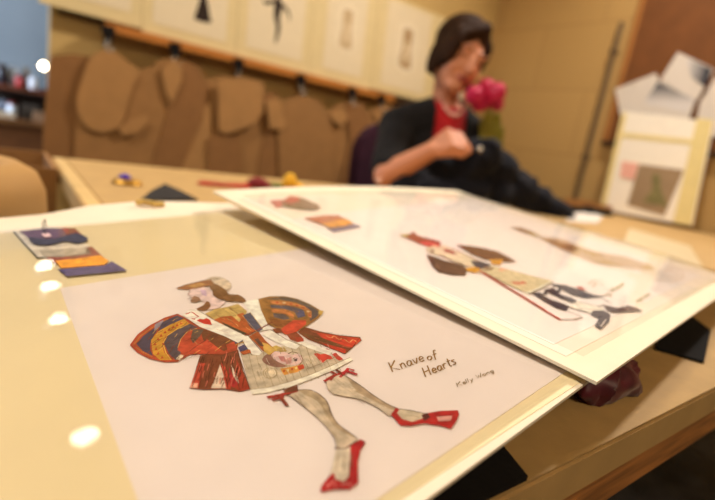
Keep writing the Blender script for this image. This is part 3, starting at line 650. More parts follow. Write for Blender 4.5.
PY = WY-.092
def card(parent, pts, lay, m, th=.005, sm=0, name='pattern_card', z=None):
    if sm: pts = smooth_path(pts, sm, True)
    Y = PY-lay*.011
    bm = bmesh.new(); prism(bm, [onY(x, y, Y) for x, y in pts], (0, -1, 0), th)
    return obj(name, bm, m, parent)
def pattern(hook, cards, label):
    hx, hy = hook
    h = onY(hx, hy, PY)
    t = thing('hanging_sewing_pattern', label, 'sewing pattern', (h.x, PY, h.z), 'brown card patterns hanging under the ledge')
    for nm, pts, lay, m, sm in cards: card(t, pts, lay, m, .004, sm, nm)
    # black clip on the lip and a bright wire hook through the cards
    bm = bmesh.new(); bx(bm, (h.x-.020, WY-.0975, RZ-.040), (h.x+.020, WY-.084, RZ-.008)); bx(bm, (h.x-.013, WY-.1, RZ-.062), (h.x+.013, WY-.088, RZ-.04))
    bmesh.ops.bevel(bm, geom=bm.edges[:], offset=.002, segments=1, affect='EDGES')
    k = obj('hook_clip', bm, M_BLACKMETAL, t)
    bm = bmesh.new(); L = 4
    pts = [(h.x, WY-.094, RZ-.05)]
    for i in range(9):
        a = -math.pi*.5+i*math.pi*1.5/8
        pts.append((h.x+.004+.013*math.cos(a+math.pi), PY-.02, RZ-.075+.016*math.sin(a+math.pi)))
    tube(bm, pts, .0032, 8)
    obj('wire_hook', bm, M_STEEL, k, True)
    return t
B, B2, B3 = M_BROWN, M_BROWN2, M_BROWN3
pattern((108,36), [
 ('back_card', [(50,56),(74,54),(96,58),(94,120),(96,172),(72,170),(42,166),(44,120)], 0, B2, 0),
 ('side_card', [(92,54),(118,60),(140,70),(152,66),(160,80),(166,110),(168,172),(96,172),(74,170),(76,120)], 1, B, 0),
 ('front_card', [(98,52),(112,50),(128,62),(140,72),(133,86),(127,106),(121,124),(110,131),(98,132),(86,126),(78,112),(77,98),(82,80),(88,62)], 2, B3, 3),
 ('collar_card', [(118,128),(132,119),(148,114),(147,124),(138,132),(124,136)], 3, B3, 0)],
 'brown card pattern with a rounded tongue-shaped front, leftmost under the ledge')
pattern((175,51), [
 ('back_card', [(156,62),(172,57),(192,64),(208,80),(205,110),(190,172),(140,172),(146,110),(150,80)], .5, B, 0),
 ('side_card', [(184,60),(200,68),(208,86),(202,120),(180,172),(150,172),(168,110)], 1.5, B2, 0),
 ('front_card', [(162,70),(172,60),(182,66),(182,80),(172,104),(166,92)], 2.5, B3, 0)],
 'brown card pattern with a small pointed V panel, second from left')
pattern((238,71), [
 ('back_card', [(204,80),(222,76),(262,82),(270,104),(272,178),(178,172),(200,120)], 0, B, 0),
 ('side_card', [(200,110),(212,102),(210,178),(176,176),(186,140)], 1, B3, 0),
 ('side_card', [(208,138),(222,132),(240,140),(242,180),(208,180)], 2, B2, 0),
 ('front_card', [(218,80),(240,77),(263,82),(263,112),(256,122),(240,130),(226,134),(219,130)], 3, B3, 0)],
 'brown card pattern with a square flap hanging over its chest')
pattern((300,88), [
 ('back_card', [(262,96),(272,92),(282,100),(284,182),(256,178),(266,130)], .5, B2, 0),
 ('side_card', [(284,100),(300,95),(318,100),(328,112),(333,134),(332,184),(280,182),(278,130)], 1.5, B, 0),
 ('front_card', [(266,100),(280,98),(286,124),(282,130),(270,128)], 2.5, B3, 0)],
 'brown card pattern with a rounded shoulder and a narrow left strip')
pattern((352,96), [
 ('back_card', [(326,112),(340,104),(354,102),(366,110),(370,190),(322,184)], 0, B, 0),
 ('side_card', [(346,104),(362,103),(370,116),(368,150),(356,190),(340,188),(350,140)], 1, B2, 0),
 ('front_card', [(330,114),(344,108),(348,118),(342,126),(334,122)], 2, B3, 0)],
 'narrow brown card pattern beside the plum chair back')
pattern((381,103), [
 ('back_card', [(368,112),(384,104),(402,110),(404,190),(366,190)], .5, B, 0),
 ('front_card', [(374,112),(386,108),(392,124),(380,134)], 1.5, B3, 0)],
 'brown card pattern partly hidden behind the seated person')

# ------------------------------------------------------------------ framed sketches standing on the ledge
def ledge_mat(x0, x1, h, panel, art, label, board=None, z0=RZ):
    """leaning mat: panel = inner sheet (u0,v0,u1,v1) in 0..1 of the board"""
    t = thing('ledge_costume_mat', label, 'costume sketch', ((x0+x1)/2, WY-.05, z0), 'costume mats standing on the ledge')
    y0, y1 = WY-.058, WY-.012
    def P(u, v, o=0): return Vector((lerp(x0, x1, u), lerp(y0, y1, v)-o, z0+h*v))
    N = (0, -1, .1)
    bm = bmesh.new(); prism(bm, [P(0,0), P(1,0), P(1,1), P(0,1)], N, .004); obj('mat_board', bm, board or M_LEDGECREAM, t)
    u0, v0, u1, v1 = panel
    bm = bmesh.new(); prism(bm, [P(u0,v0,.0015), P(u1,v0,.0015), P(u1,v1,.0015), P(u0,v1,.0015)], N, .001); obj('drawing_paper', bm, M_WHITE if board else mat('off_white_sheet', (222,202,164), .7, .02, 20), t)
    bm = bmesh.new(); cols = []
    for k, (pts, c) in enumerate(art):
        if c not in cols: cols.append(c)
        f = bm.faces.new([bm.verts.new(P(u, v, .0020+k*.0001)) for u, v in smooth_path(pts, 2, True)]); f.normal_update()
        if f.normal.y > 0: f.normal_flip()
        f.material_index = cols.index(c)
    obj('costume_drawing', bm, [ink(c) for c in cols], t)
    return t
H = .445
DK = (52, 40, 34)
def dress(cx, v0, w, c=DK):
    return [([(cx-.02,v0+.30),(cx+.02,v0+.30),(cx+.03,v0+.24),(cx+w*.35,v0+.19),(cx+w*.7,v0+.05),(cx+w*.8,v0),(cx-w*.6,v0-.01),(cx-w*.5,v0+.06),(cx-w*.2,v0+.2)], c),
            ([(cx-.025,v0+.33),(cx,v0+.30),(cx+.025,v0+.33),(cx,v0+.38)], (120,84,60))]
def figure(cx, v0, s, c=DK):
    return [([(cx-.03*s,v0+.36*s),(cx+.03*s,v0+.36*s),(cx+.05*s,v0+.28*s),(cx+.03*s,v0+.22*s),(cx+.05*s,v0+.12*s),(cx+.015*s,v0),(cx-.01*s,v0),(cx,v0+.12*s),(cx-.04*s,v0+.2*s),(cx-.05*s,v0+.3*s)], c),
            ([(cx-.04*s,v0+.33*s),(cx-.17*s,v0+.28*s),(cx-.20*s,v0+.36*s),(cx-.17*s,v0+.31*s),(cx-.04*s,v0+.36*s)], c), ([(cx+.04*s,v0+.35*s),(cx+.15*s,v0+.29*s),(cx+.17*s,v0+.2*s),(cx+.13*s,v0+.27*s),(cx+.03*s,v0+.32*s)], c),
            ([(cx-.03*s,v0+.37*s),(cx+.03*s,v0+.37*s),(cx+.035*s,v0+.45*s),(cx-.03*s,v0+.45*s)], (96,66,50))]
def faint(cx, v0, w, h, c=(196,168,128), c2=(214,190,150)):
    return [([(cx-w,v0),(cx+w,v0),(cx+w,v0+h),(cx-w,v0+h)], (226,208,174)), ([(cx-w*.6,v0+.05*h),(cx+w*.6,v0+.05*h),(cx+w*.35,v0+.5*h),(cx+w*.45,v0+.9*h),(cx-w*.45,v0+.9*h),(cx-w*.4,v0+.5*h)], c), ([(cx-w*.25,v0+.2*h),(cx+w*.25,v0+.2*h),(cx+w*.2,v0+.6*h),(cx-w*.2,v0+.6*h)], c2)]
ledge_mat(.10, .4105, H, (.12,.10,.88,.92), faint(.5,.3,.2,.5), 'cream costume mat at the left end of the ledge, lowest corner showing', z0=RZ+.015)
ledge_mat(.4125, .7675, H, (.10,.09,.88,.93), dress(.60,.215,.125), 'cream costume mat with a small black dress sketch', z0=RZ+.006)
ledge_mat(.7695, 1.1145, H, (.12,.10,.88,.92), figure(.50,.215,1.05), 'cream costume mat with a slim black figure sketch', z0=RZ+.006)
ledge_mat(1.1165, 1.4725, H, (.20,.10,.82,.93), faint(.52,.34,.17,.42), 'cream costume mat with a faint brown sketch, left of the last one', z0=RZ+.006)
ledge_mat(1.4745, 1.93, H+.01, (.13,.08,.78,.96), faint(.45,.30,.15,.46,(176,144,104)), 'cream costume mat with a faint oval sketch beside the seated person', z0=RZ+.014)
bm = bmesh.new(); prism(bm, [(1.945, WY-.03, RZ+.012), (2.16, WY-.03, RZ+.012), (2.16, WY-.008, RZ+.40), (1.945, WY-.008, RZ+.41)], (0,-1,.06), .003)
tag(obj('white_card', bm, M_WHITE, base=(2.05, WY-.03, RZ)), 'plain white card behind the head of the seated person', 'card')
tag(box('support_block', (1.93, WY-.05, RZ-.0035), (2.19, WY, RZ+.012), M_DARKWOOD), 'dark wooden block at the right end of the ledge', 'block')

# ------------------------------------------------------------------ right wall: conduit, pin board, papers, leaning mats
cz = ZC-.12
bm = bmesh.new(); tube(bm, [(WX-.014, 1.295, .0), (WX-.014, 1.29, .8), (WX-.014, 1.29, ZC+.74)], .011, 12)
CD = thing('conduit', 'thin dark vertical conduit on the tan block wall', 'conduit', (WX-.014, 1.29, 0))
obj('pipe', bm, mat('grey_brown_pipe', (112, 90, 62), .45, .1, 20), CD, True)
for z in (.5, ZC+.1, ZC+.6): box('pipe_strap', (WX-.027, 1.274, z), (WX-.0005, 1.306, z+.02), mat('grey_brown_pipe', (112,90,62)), CD, .001)
PB = thing('pin_board', 'large brown pin board on the right wall', 'pin board', (WX-.012, .4, ZC+.2))
box('cork_panel', (WX-.022, -.55, ZC+.20), (WX-.001, 1.205, ZC+1.35), M_CORK, PB)
box('frame', (WX-.0235, 1.205, ZC+.19), (WX-.001, 1.228, ZC+1.36), mat('board_frame_wood', (170, 112, 56), .5, .15, 8), PB, .002)
box('frame', (WX-.0235, -.57, ZC+.178), (WX-.001, 1.228, ZC+.20), M_DARKWOOD, PB, .002)
def print_mat(name, axis, lo, hi, c0=(42,44,56), c1=(226,220,216)):
    m = bpy.data.materials.new(name); m.use_nodes = True; nt = m.node_tree; N = nt.nodes; L = nt.links; b = N['Principled BSDF']; b.inputs['Roughness'].default_value = .6
    tc = N.new('ShaderNodeTexCoord'); sx = N.new('ShaderNodeSeparateXYZ'); mr = N.new('ShaderNodeMapRange'); cr = N.new('ShaderNodeValToRGB')
    nz = N.new('ShaderNodeTexNoise'); nz.inputs['Scale'].default_value = 14; ad = N.new('ShaderNodeMath'); ad.operation = 'MULTIPLY_ADD'; ad.inputs[1].default_value = .03; 
    L.new(tc.outputs['Generated'], sx.inputs[0]); L.new(tc.outputs['Object'], nz.inputs['Vector'])
    L.new(nz.outputs['Fac'], ad.inputs[0]); L.new(sx.outputs[axis], ad.inputs[2]); L.new(ad.outputs[0], mr.inputs['Value'])
    mr.inputs['From Min'].default_value = lo; mr.inputs['From Max'].default_value = hi
    cr.color_ramp.elements[0].color = rgb(c0); cr.color_ramp.elements[1].color = rgb(c1)
    L.new(mr.outputs[0], cr.inputs[0]); L.new(cr.outputs[0], b.inputs['Base Color']); return m
M_SHEET = mat('white_office_paper', (226, 216, 204), .7, .02, 30)
def wallsheet(name, pts, X, m, label, cat, pics=(), th=.0012):
    t = thing(name, label, cat, tuple(onX(*pts[0], X)))
    bm = bmesh.new(); prism(bm, [onX(x, y, X) for x, y in pts], (-1, 0, 0), th); obj('sheet', bm, m, t)
    for k, (q, pm) in enumerate(pics):
        bm = bmesh.new(); prism(bm, [onX(x, y, X-.0012) for x, y in q], (-1, 0, 0), .0006); obj('printed_picture', bm, pm, t)
    c = (onX(*pts[0], X)+onX(*pts[1], X))/2
    bm = bmesh.new(); tube(bm, [(X-.006, c.y, c.z-.012), (WX-.020, c.y, c.z-.012)], .003, 8); obj('push_pin', bm, M_STEEL, t)
    return t
wallsheet('pinned_paper', [(615,89),(656,73),(664,96),(660,122),(621,118)], WX-.026, M_SHEET, 'plain white sheet pinned behind the two grey photo sheets', 'paper')
wallsheet('pinned_paper', [(678,52),(714,69),(697,100),(660,80)], WX-.034, M_SHEET, 'upper white sheet on the pin board with a grey picture', 'paper', [([(686,57),(712,69),(705,87),(692,78)], print_mat('grey_photo_print', 'Y', .15, .95))])
wallsheet('pinned_paper', [(658,80),(696,99),(687,124),(641,112)], WX-.040, M_SHEET, 'lower white sheet on the pin board with a dark-topped picture', 'paper', [([(658,82),(695,99.5),(687,113),(643,104)], print_mat('dark_photo_print', 'Z', .95, .30))])
wallsheet('pinned_paper', [(700,102),(716,76),(740,84),(738,140),(694,134)], WX-.0285, M_SHEET, 'white sheet at the right edge of the pin board', 'paper')

def lean_board(t, pts, X0, m, name, off=0, th=.004, X1=None, zz=(ZC-.13, ZC+.33), label=None):
    """board leaning on the wall: X grows with height"""
    X1 = X1 or X0+.055
    P = []
    for x, y in pts:
        d = ray(x, y); k = (X1-X0)/(zz[1]-zz[0])       # X = X0 + k (z - z0) - off
        tt = (X0 - off + k*(EYE.z-zz[0]) - EYE.x)/(d.x-k*d.z); P.append(EYE+d*tt)
    bm = bmesh.new(); n = Vector((-1, 0, (X1-X0)/(zz[1]-zz[0]))); prism(bm, P, n, th)
    o = obj(name, bm, m, t)
    if label: o['label'] = label
    return P
c = onX(640, 215, 2.24)
ST = thing('leaning_costume_mat', 'white mat with cream tape borders leaning on the wall at the table end', 'costume sketch', (2.24, .93, TZ))
lean_board(ST, [(623,111),(714,122),(692,226),(599.5,209)], 2.235, M_WHITE, 'mat_board')
TAPE = mat('cream_masking_tape', (232, 212, 146), .5, .05, 40)
lean_board(ST, [(619,132),(707,141),(706,146),(618,137)], 2.235, TAPE, 'tape_strip', .0015, .001)
lean_board(ST, [(697,118),(713,120),(691,225.5),(673,222)], 2.235, TAPE, 'tape_strip', .002, .001)
lean_board(ST, [(622,113),(627,113.5),(605,209.5),(600,208.5)], 2.235, TAPE, 'tape_strip', .002, .001)
lean_board(ST, [(639,164),(684,170),(664,216),(627,205)], 2.235, mat('grey_brown_print', (158, 132, 100), .7, .1, 16), 'printed_picture', .0015, .001)
lean_board(ST, [(652,176),(656,172),(660,177),(661,190),(668,207),(642,202),(652,190)], 2.235, mat('olive_ink', (126, 118, 74), .8, .3, 60), 'green_figure', .0028, .0008)
lean_board(ST, [(622,161),(638.5,163.5),(634,180),(620,177)], 2.235, mat('pink_note_paper', (238, 178, 160), .7, .03, 30), 'sticky_note', .0030, .0006, label='small pink sticky note')
# ------------------------------------------------------------------ things on the table
def flat(name, pts, z, th, m, label, cat, sm=0):
    if sm: pts = smooth_path(pts, sm, True)
    P = [onz(x, y, z) for x, y in pts]; c = sum(P, Vector())/len(P)
    bm = bmesh.new(); prism(bm, P, (0, 0, 1), th)
    return tag(obj(name, bm, m, base=(c.x, c.y, z-th)), label, cat)
flat('felt_piece', [(140,199.5),(152,190),(165,183.5),(180,190),(198,199)], TZ+.0035, .003, M_DGREY, 'dark grey felt scrap with a peaked corner at the back of the table', 'felt')
# rumpled cloth: blobs remeshed and creased
def rumple(name, blobs, m, label, cat, voxel, amp, freq, zmin, ridged=True, sm=3):
    bm = bmesh.new()
    for c, r in blobs: ellipsoid(bm, c, r, seg=16)
    bm = remesh(bm, voxel, sm); bm.normal_update()
    disp = []
    for v in bm.verts:
        p = v.co*freq; p = Vector((p.x+1.3*noise.noise(p*.6), p.y*1.0, p.z*.6))
        n = 1-2*abs(noise.noise(p)) if ridged else noise.noise(p)
        n += .4*noise.noise(p*2.3)
        disp.append(v.normal*n*amp)
    for v, d in zip(bm.verts, disp):
        v.co += d
        if v.co.z < zmin: v.co.z = zmin+.0004*abs(noise.noise(v.co*40))
    return tag(obj(name, bm, m, smooth=True, base=tuple(sum((Vector(c) for c, _ in blobs), Vector())/len(blobs))), label, cat)
def B(x, y, Y, r): return (onY(x, y, Y), r)
navy = [B(470,168,.985,(.06,.05,.07)), B(486,156,.95,(.045,.04,.05)), B(474,152,.97,(.03,.03,.035)), B(500,172,.95,(.06,.05,.06)), B(448,172,1.03,(.07,.05,.05)), B(426,184,1.05,(.06,.05,.04)), B(405,186,1.06,(.05,.04,.03)),
        B(498,190,.95,(.08,.06,.05)), B(520,190,.92,(.065,.05,.058)), B(536,200,.90,(.06,.05,.045)), B(552,209,.87,(.055,.05,.034)), B(563,216,.85,(.04,.04,.024)), B(470,190,.98,(.09,.06,.05)), B(440,195,1.0,(.1,.06,.035)), B(520,207,.92,(.07,.05,.03))]
rumple('navy_garment', navy, M_NAVY, 'dark navy garment heaped on the table under the hands', 'garment', .010, .010, 17, TZ+.0006)
NG = bpy.data.objects['navy_garment']; c = onY(480, 149, .915)
bm = bmesh.new(); ellipsoid(bm, c, (.007, .009, .009)); obj('button', bm, M_STEEL, NG, True, label='small bright button')
# small items along the far edge
red = [(onz(210,184,TZ+.003), (.03,.010,.004)), (onz(222,185,TZ+.003), (.035,.010,.004)), (onz(238,186,TZ+.003), (.03,.010,.004)), (onz(250,186.5,TZ+.003), (.02,.012,.006))]
rumple('red_ribbon', red, mat('red_ribbon_cloth', (178, 40, 26), .7, .15, 40), 'strip of red ribbon on the back of the table', 'ribbon', .003, .002, 60, TZ+.0005)
dr = [(onz(258,184,TZ+.010), (.022,.016,.012)), (onz(264,185,TZ+.007), (.016,.014,.008))]
rumple('red_scrap', dr, mat('dark_red_scrap', (122, 24, 28), .8, .2, 60), 'small dark red crumpled scrap between the ribbon and the yellow one', 'fabric scrap', .003, .003, 60, TZ+.0005)
yl = [(onz(290,183,TZ+.016), (.016,.012,.020)), (onz(292,186,TZ+.008), (.026,.018,.010))]
rumple('yellow_scrap', yl, mat('yellow_scrap_cloth', (236, 178, 36), .7, .15, 60), 'bright yellow crumpled scrap standing behind the bowed mat', 'fabric scrap', .003, .003, 60, TZ+.0005)
gr = [(onz(276,185.5,TZ+.005), (.026,.014,.006))]
rumple('green_scrap', gr, mat('green_scrap_cloth', (120, 128, 62), .8, .15, 60), 'small green cloth scrap beside the yellow one', 'fabric scrap', .003, .002, 60, TZ+.0005)
c = onz(127, 184.5, TZ)
BR = thing('brooch', 'gold oval brooch with a purple stone on the back left of the table', 'brooch', tuple(c))
bm = bmesh.new(); lathe(bm, c, [(.012,.0005),(.022,.001),(.024,.004),(.020,.008),(.012,.009)], 24, ax=(1, .8)); obj('gold_setting', bm, mat('old_gold', (196, 148, 60), .35, .15, 60, metal=.7), BR, True)
bm = bmesh.new(); ellipsoid(bm, c+Vector((-.003, .004, .010)), (.010, .009, .007)); obj('purple_stone', bm, mat('purple_glass', (78, 52, 168), .15, .15, 60), BR, True)
c = SA(*invert(SA, 150, 207))
bm = bmesh.new(); tube(bm, [c+Vector((-.013,.002,.0035)), c+Vector((-.004,.006,.0042)), c+Vector((.004,-.002,.0042)), c+Vector((.014,.002,.0035))], .003, 8)
tag(obj('gold_trim', bm, mat('gold_braid', (206, 168, 84), .5, .2, 200), base=tuple(c)), 'short piece of gold trim on the white border of the nearest mat', 'trim')
# black felt and red silk beneath the mats' near edge
def onzc(x, y, z, ymin=.09):
    p = onz(x, y, z); p.y = max(p.y, ymin); return p
bm = bmesh.new(); prism(bm, [Vector(p) for p in ((.190,.108,TZ+.003), (.182,.0885,TZ+.003), (.112,.089,TZ+.003), (.106,.16,TZ+.003), (.176,.15,TZ+.003))], (0,0,1), .0026)
tag(obj('felt_square', bm, M_FELT, base=(.15,.11,TZ)), 'black felt square poking out under the nearest mat at the table corner', 'felt')
flat('felt_square', [(656,347.5),(704,361),(711,330),(688,313),(660,326)], TZ+.003, .0026, M_FELT, 'black felt square lying under the right-hand mat near the table edge', 'felt')
rs = [(onz(612,383,TZ+.009), (.020,.009,.010)), (onz(600,384,TZ+.010), (.020,.010,.012)), (onz(622,385,TZ+.005), (.016,.007,.006)), (onz(606,370,TZ+.010), (.02,.016,.012))]
rumple('red_silk', rs, mat('dark_red_silk', (84, 12, 24), .5, .5, 60, sheen=.2), 'crumpled dark red silk scrap under the corner of the mats', 'fabric scrap', .0022, .004, 70, TZ+.0005)
# right end of the table
flat('loose_sheet', [(566,221),(572,211),(588,209),(603,216),(598,223)], TZ+.0024, .0016, M_SHEET, 'small white sheet beside the tail of the navy garment', 'paper')
bk = [B(574,207,1.0,(.05,.03,.012)), B(590,211,1.0,(.07,.03,.014)), B(603,217,.98,(.05,.03,.012))]
bk = [(Vector((c.x, c.y, TZ+.010)), r) for c, r in bk]
rumple('black_strip', bk, M_FELT, 'strip of black cloth between the white sheet and the leaning mat', 'fabric scrap', .008, .005, 25, TZ+.0006)
TR = thing('cardboard_tray', 'shallow brown cardboard tray at the far right end of the table', 'tray', (2.08, 1.08, TZ))
for a, b in (((1.95,1.03,TZ),(2.2,1.125,TZ+.004)), ((1.95,1.03,TZ),(1.955,1.125,TZ+.035)), ((2.195,1.03,TZ),(2.2,1.125,TZ+.035)), ((1.95,1.03,TZ),(2.2,1.035,TZ+.03)), ((1.95,1.12,TZ),(2.2,1.125,TZ+.04))):
    box('tray_side', a, b, M_BROWN3, TR)
# curled cream sheet beyond the right mat
bm = bmesh.new()
def SC_(s, t):
    a = onz(622, 246, TZ+.006); b = onz(706, 272, TZ+.004); c_ = onz(690, 246, TZ+.004); d = onz(630, 228, TZ+.02)
    p = (a*(1-s)+b*s)*(1-t)+(d*(1-s)+c_*s)*t
    return p+Vector((0, 0, .008*math.sin(math.pi*t)*(1-s)))
SL = slab(SC_, ((0,0),(1,0),(1,1),(0,1)), 0, .001, 10, 10)
tag(obj('curled_sheet', SL, mat('cream_tracing_paper', (206, 184, 142), .6, .03, 20), smooth=True, base=tuple(SC_(.5,.5))), 'curled cream sheet beyond the right end of the far mat', 'paper')

# ------------------------------------------------------------------ left of the table
KR = thing('kraft_paper_roll', 'fat standing roll of kraft paper left of the table', 'paper roll', (-.050, .66, 0))
bm = bmesh.new(); lathe(bm, (-.050, .66, 0), [(.115,0),(.112,.3),(.104,.6),(.098,TZ-.05),(.093,ZC-.115),(.084,ZC-.094),(.066,ZC-.084),(.050,ZC-.088),(.048,ZC-.16)], 40)
obj('rolled_paper', bm, M_KRAFT, KR, True)
bm = bmesh.new()
def SF(s, t):
    a = math.radians(60+120*s); r = .060-.012*s
    return Vector((-.050+r*math.cos(a)-.01*t, .66+r*math.sin(a), ZC-.15+.10*t*s))
bm = slab(SF, ((0,0),(1,0),(1,1),(0,1)), 0, .0008, 14, 4)
obj('loose_end', bm, mat('pale_paper_end', (232, 212, 184), .6, .03, 20), KR, True)
CB = thing('cardboard_carton', 'tall open cardboard carton behind the kraft paper roll', 'carton', (-.13, 1.06, 0))
z1 = ZC-.126
for a, b in (((-.36,.94,0),(.076,.946,z1)), ((-.36,1.174,0),(.076,1.18,z1)), ((-.36,.946,0),(-.354,1.174,z1)), ((.070,.946,0),(.076,1.174,z1)), ((-.354,.946,0),(.07,1.174,.006))):
    box('panel', a, b, M_BROWN, CB)
LT = thing('low_side_table', 'plain wooden side table under the left half of the nearest mat', 'table', (-.28, .26, 0))
box('tabletop', (-.62, -.02, TZ-.045), (.080, .50, TZ-.012), M_PLY, LT, .002)
for x in (-.60, .02):
    for y in (.0, .44): box('leg', (x, y, 0), (x+.04, y+.04, TZ-.045), M_OAK, LT, .003)

# ------------------------------------------------------------------ second room seen past the end of the wall
BN = thing('wooden_bench', 'brown wooden workbench with a shelf far off at the left edge', 'bench', (.05, 5.15, 0))
box('bench_top', (-1.2, 4.85, ZC-.32), (1.4, 5.5, ZC-.28), mat('bench_wood', (130, 84, 44), .5, .2, 8), BN)
box('drawer_front', (-1.15, 4.89, ZC-.56), (1.35, 4.93, ZC-.32), mat('bench_drawer_wood', (112, 66, 30), .5, .2, 8), BN)
box('shelf', (-1.2, 5.05, ZC-.055), (1.4, 5.4, ZC-.02), mat('shelf_red_wood', (110, 58, 36), .5, .2, 8), BN)
box('back_panel', (-1.2, 5.44, ZC-.28), (1.4, 5.5, ZC-.055), mat('bench_back', (60, 48, 42), .8, .2, 8), BN)
for x in (-1.18, 1.32):
    box('leg', (x, 4.9, 0), (x+.06, 4.96, ZC-.32), M_OAK, BN); box('leg', (x, 5.38, 0), (x+.06, 5.44, ZC-.32), M_OAK, BN)
    box('shelf_post', (x, 5.1, ZC-.28), (x+.05, 5.38, ZC-.055), M_OAK, BN)
def jar(x, y, z, r, h, c, lidc, label, cat='jar', group=None):
    t = thing('storage_jar', label, cat, (x, y, z), group)
    bm = bmesh.new(); lathe(bm, (x, y, z), [(r*.9,0),(r,.008),(r,h*.75),(r*.7,h*.85)], 18); obj('body', bm, mat('jar_%02x%02x%02x' % c, c, .3, .1, 20), t, True)
    bm = bmesh.new(); lathe(bm, (x, y, z), [(r*.72,h*.84),(r*.75,h*.86),(r*.75,h*.99),(r*.6,h)], 18); obj('lid', bm, mat('jar_%02x%02x%02x' % lidc, lidc, .3, .1, 20), t, True)
sz = ZC-.02
jar(.015, 5.15, sz, .045, .16, (46,44,52), (70,52,48), 'dark jar at the left edge of the far shelf')
jar(.085, 5.20, sz, .040, .15, (196,214,238), (220,228,240), 'pale blue jar on the far shelf, beside the dark one')
jar(.130, 5.12, sz, .030, .09, (186,60,60), (150,50,56), 'small red jar on the far shelf')
jar(.175, 5.22, sz, .035, .17, (92,84,82), (120,112,100), 'tall grey jar on the far shelf')
jar(.225, 5.12, sz, .032, .10, (236,238,246), (214,222,240), 'white jar on the far shelf near the lamp')
jar(.36, 5.25, sz, .035, .12, (120,140,170), (110,96,90), 'blue-grey jar on the far shelf nearest the wall end')
bz = ZC-.28
jar(.03, 5.05, bz, .05, .16, (60,66,80), (52,48,44), 'dark blue pot on the far bench')
jar(.075, 4.94, bz, .035, .13, (214,224,236), (150,70,70), 'pale pot on the far bench')
def carton(a, b, c, label):
    bm = bmesh.new(); bx(bm, a, b); bmesh.ops.bevel(bm, geom=bm.edges[:], offset=.006, segments=2, affect='EDGES')
    tag(obj('small_box', bm, mat('box_%02x%02x%02x' % c, c, .6, .15, 10), base=((a[0]+b[0])/2, (a[1]+b[1])/2, a[2])), label, 'box')
carton((.14, 5.0, bz), (.27, 5.12, bz+.13), (74,66,58), 'dark grey box on the far bench')
carton((.215, 4.9, bz), (.30, 4.98, bz+.085), (156,122,92), 'small tan box on the far bench')
carton((-.03, 4.87, bz), (.10, 4.93, bz+.05), (216,196,166), 'low cream box at the front of the far bench')
# desk lamp
lp = onY(43.5, 66, 5.2)
LM = thing('desk_lamp', 'glowing round lamp bulb at the far left beside the wall end', 'lamp', (lp.x, lp.y, sz))
bm = bmesh.new(); lathe(bm, (lp.x, lp.y, sz), [(.035,0),(.035,.01),(.006,.014),(.006,lp.z-sz-.04)], 16); obj('stand', bm, M_BLACKMETAL, LM, True)
bm = bmesh.new(); ellipsoid(bm, lp, (.028,.028,.028)); obj('bulb', bm, emit('bulb_glow', (1, .82, .55), 22), LM, True)
# ------------------------------------------------------------------ the seated person
from mathutils.bvhtree import BVHTree
def W(x, y, z): return Vector((x, y, z+ZC))
fdir = Vector((-.28, -.96, 0)).normalized(); sdir = Vector((.96, -.28, 0))      # torso: facing, towards its left
RTZ = Matrix((sdir, -fdir, Vector((0, 0, 1)))).transposed()
g = (-FW*.80 + RT*.28 - UP*.42).normalized()
hu = (RT*.30 + UP*.93); hu = (hu - g*hu.dot(g)).normalized(); hs = g.cross(hu)
HC = onY(461.5, 53, 1.14)
HR = Matrix((hs, g, hu)).transposed()
def Hd(x, y, z): return HC + HR @ Vector((x, y, z))
SHR, SHL = W(1.045, 1.235, .066), W(1.335, 1.16, .078)
ELR, ELL = W(.925, 1.105, -.083), W(1.355, 1.195, -.080)
WRR = onY(431, 151, 1.015); WRL = W(1.215, 1.03, -.005)
NECK = W(1.205, 1.195, .165)
def torso(bm, e=0, arms=None):
    capsule(bm, SHR, NECK+Vector((0, 0, -.045)), .048+e, .066+e); capsule(bm, SHL, NECK+Vector((0, 0, -.045)), .048+e, .066+e)
    ellipsoid(bm, W(1.19, 1.205, -.02), (.152+e, .098+e, .135+e), RTZ); ellipsoid(bm, W(1.20, 1.26, -.19), (.135+e, .10+e, .15+e), RTZ)
    capsule(bm, W(1.195, 1.185, .05), NECK+Vector((0, 0, -.035))+fdir*.015, .075+e, .060+e)
    for s in (-1, 1): ellipsoid(bm, W(1.19, 1.205, -.045)+sdir*s*.062+fdir*.07, .052+e)
def hips(bm, e=0):
    ellipsoid(bm, W(1.22, 1.33, -.325), (.168+e, .135+e, .125+min(e, .004)), RTZ)
KN = (W(1.03, .94, -.375), W(1.25, .90, -.375)); HP = (W(1.14, 1.31, -.365), W(1.31, 1.27, -.365)); AN = (W(1.03, .99, -.80), W(1.25, .95, -.80))
def legs(bm, e=0):
    for h, k, a in zip(HP, KN, AN):
        capsule(bm, h, k, .076+e, .054+e); capsule(bm, k, a, .052+e, .034+e)
PS = thing('person', 'seated person with a brown bob, red top and charcoal cardigan bending over sewing', 'person', (1.2, 1.3, 0))
bm = bmesh.new()
torso(bm); hips(bm); legs(bm)
capsule(bm, NECK+Vector((0,0,-.04)), Hd(0, -.025, -.06), .047, .043)
ellipsoid(bm, Hd(0, -.018, .02), (.073, .090, .084), HR); ellipsoid(bm, Hd(0, .028, -.032), (.061, .062, .088), HR); ellipsoid(bm, Hd(0, .054, -.100), (.034, .030, .024), HR)
capsule(bm, Hd(0, .084, -.010), Hd(0, .098, -.044), .008, .012); ellipsoid(bm, Hd(0, .080, -.073), (.023, .014, .009), HR)
for s in (-1, 1):
    ellipsoid(bm, Hd(s*.030, .052, -.046), .030); ellipsoid(bm, Hd(s*.071, -.004, -.02), (.010, .020, .032), HR); ellipsoid(bm, Hd(s*.030, .074, .010), (.022, .012, .008), HR); ellipsoid(bm, Hd(s*.029, .074, -.009), (.014, .012, .010), HR)
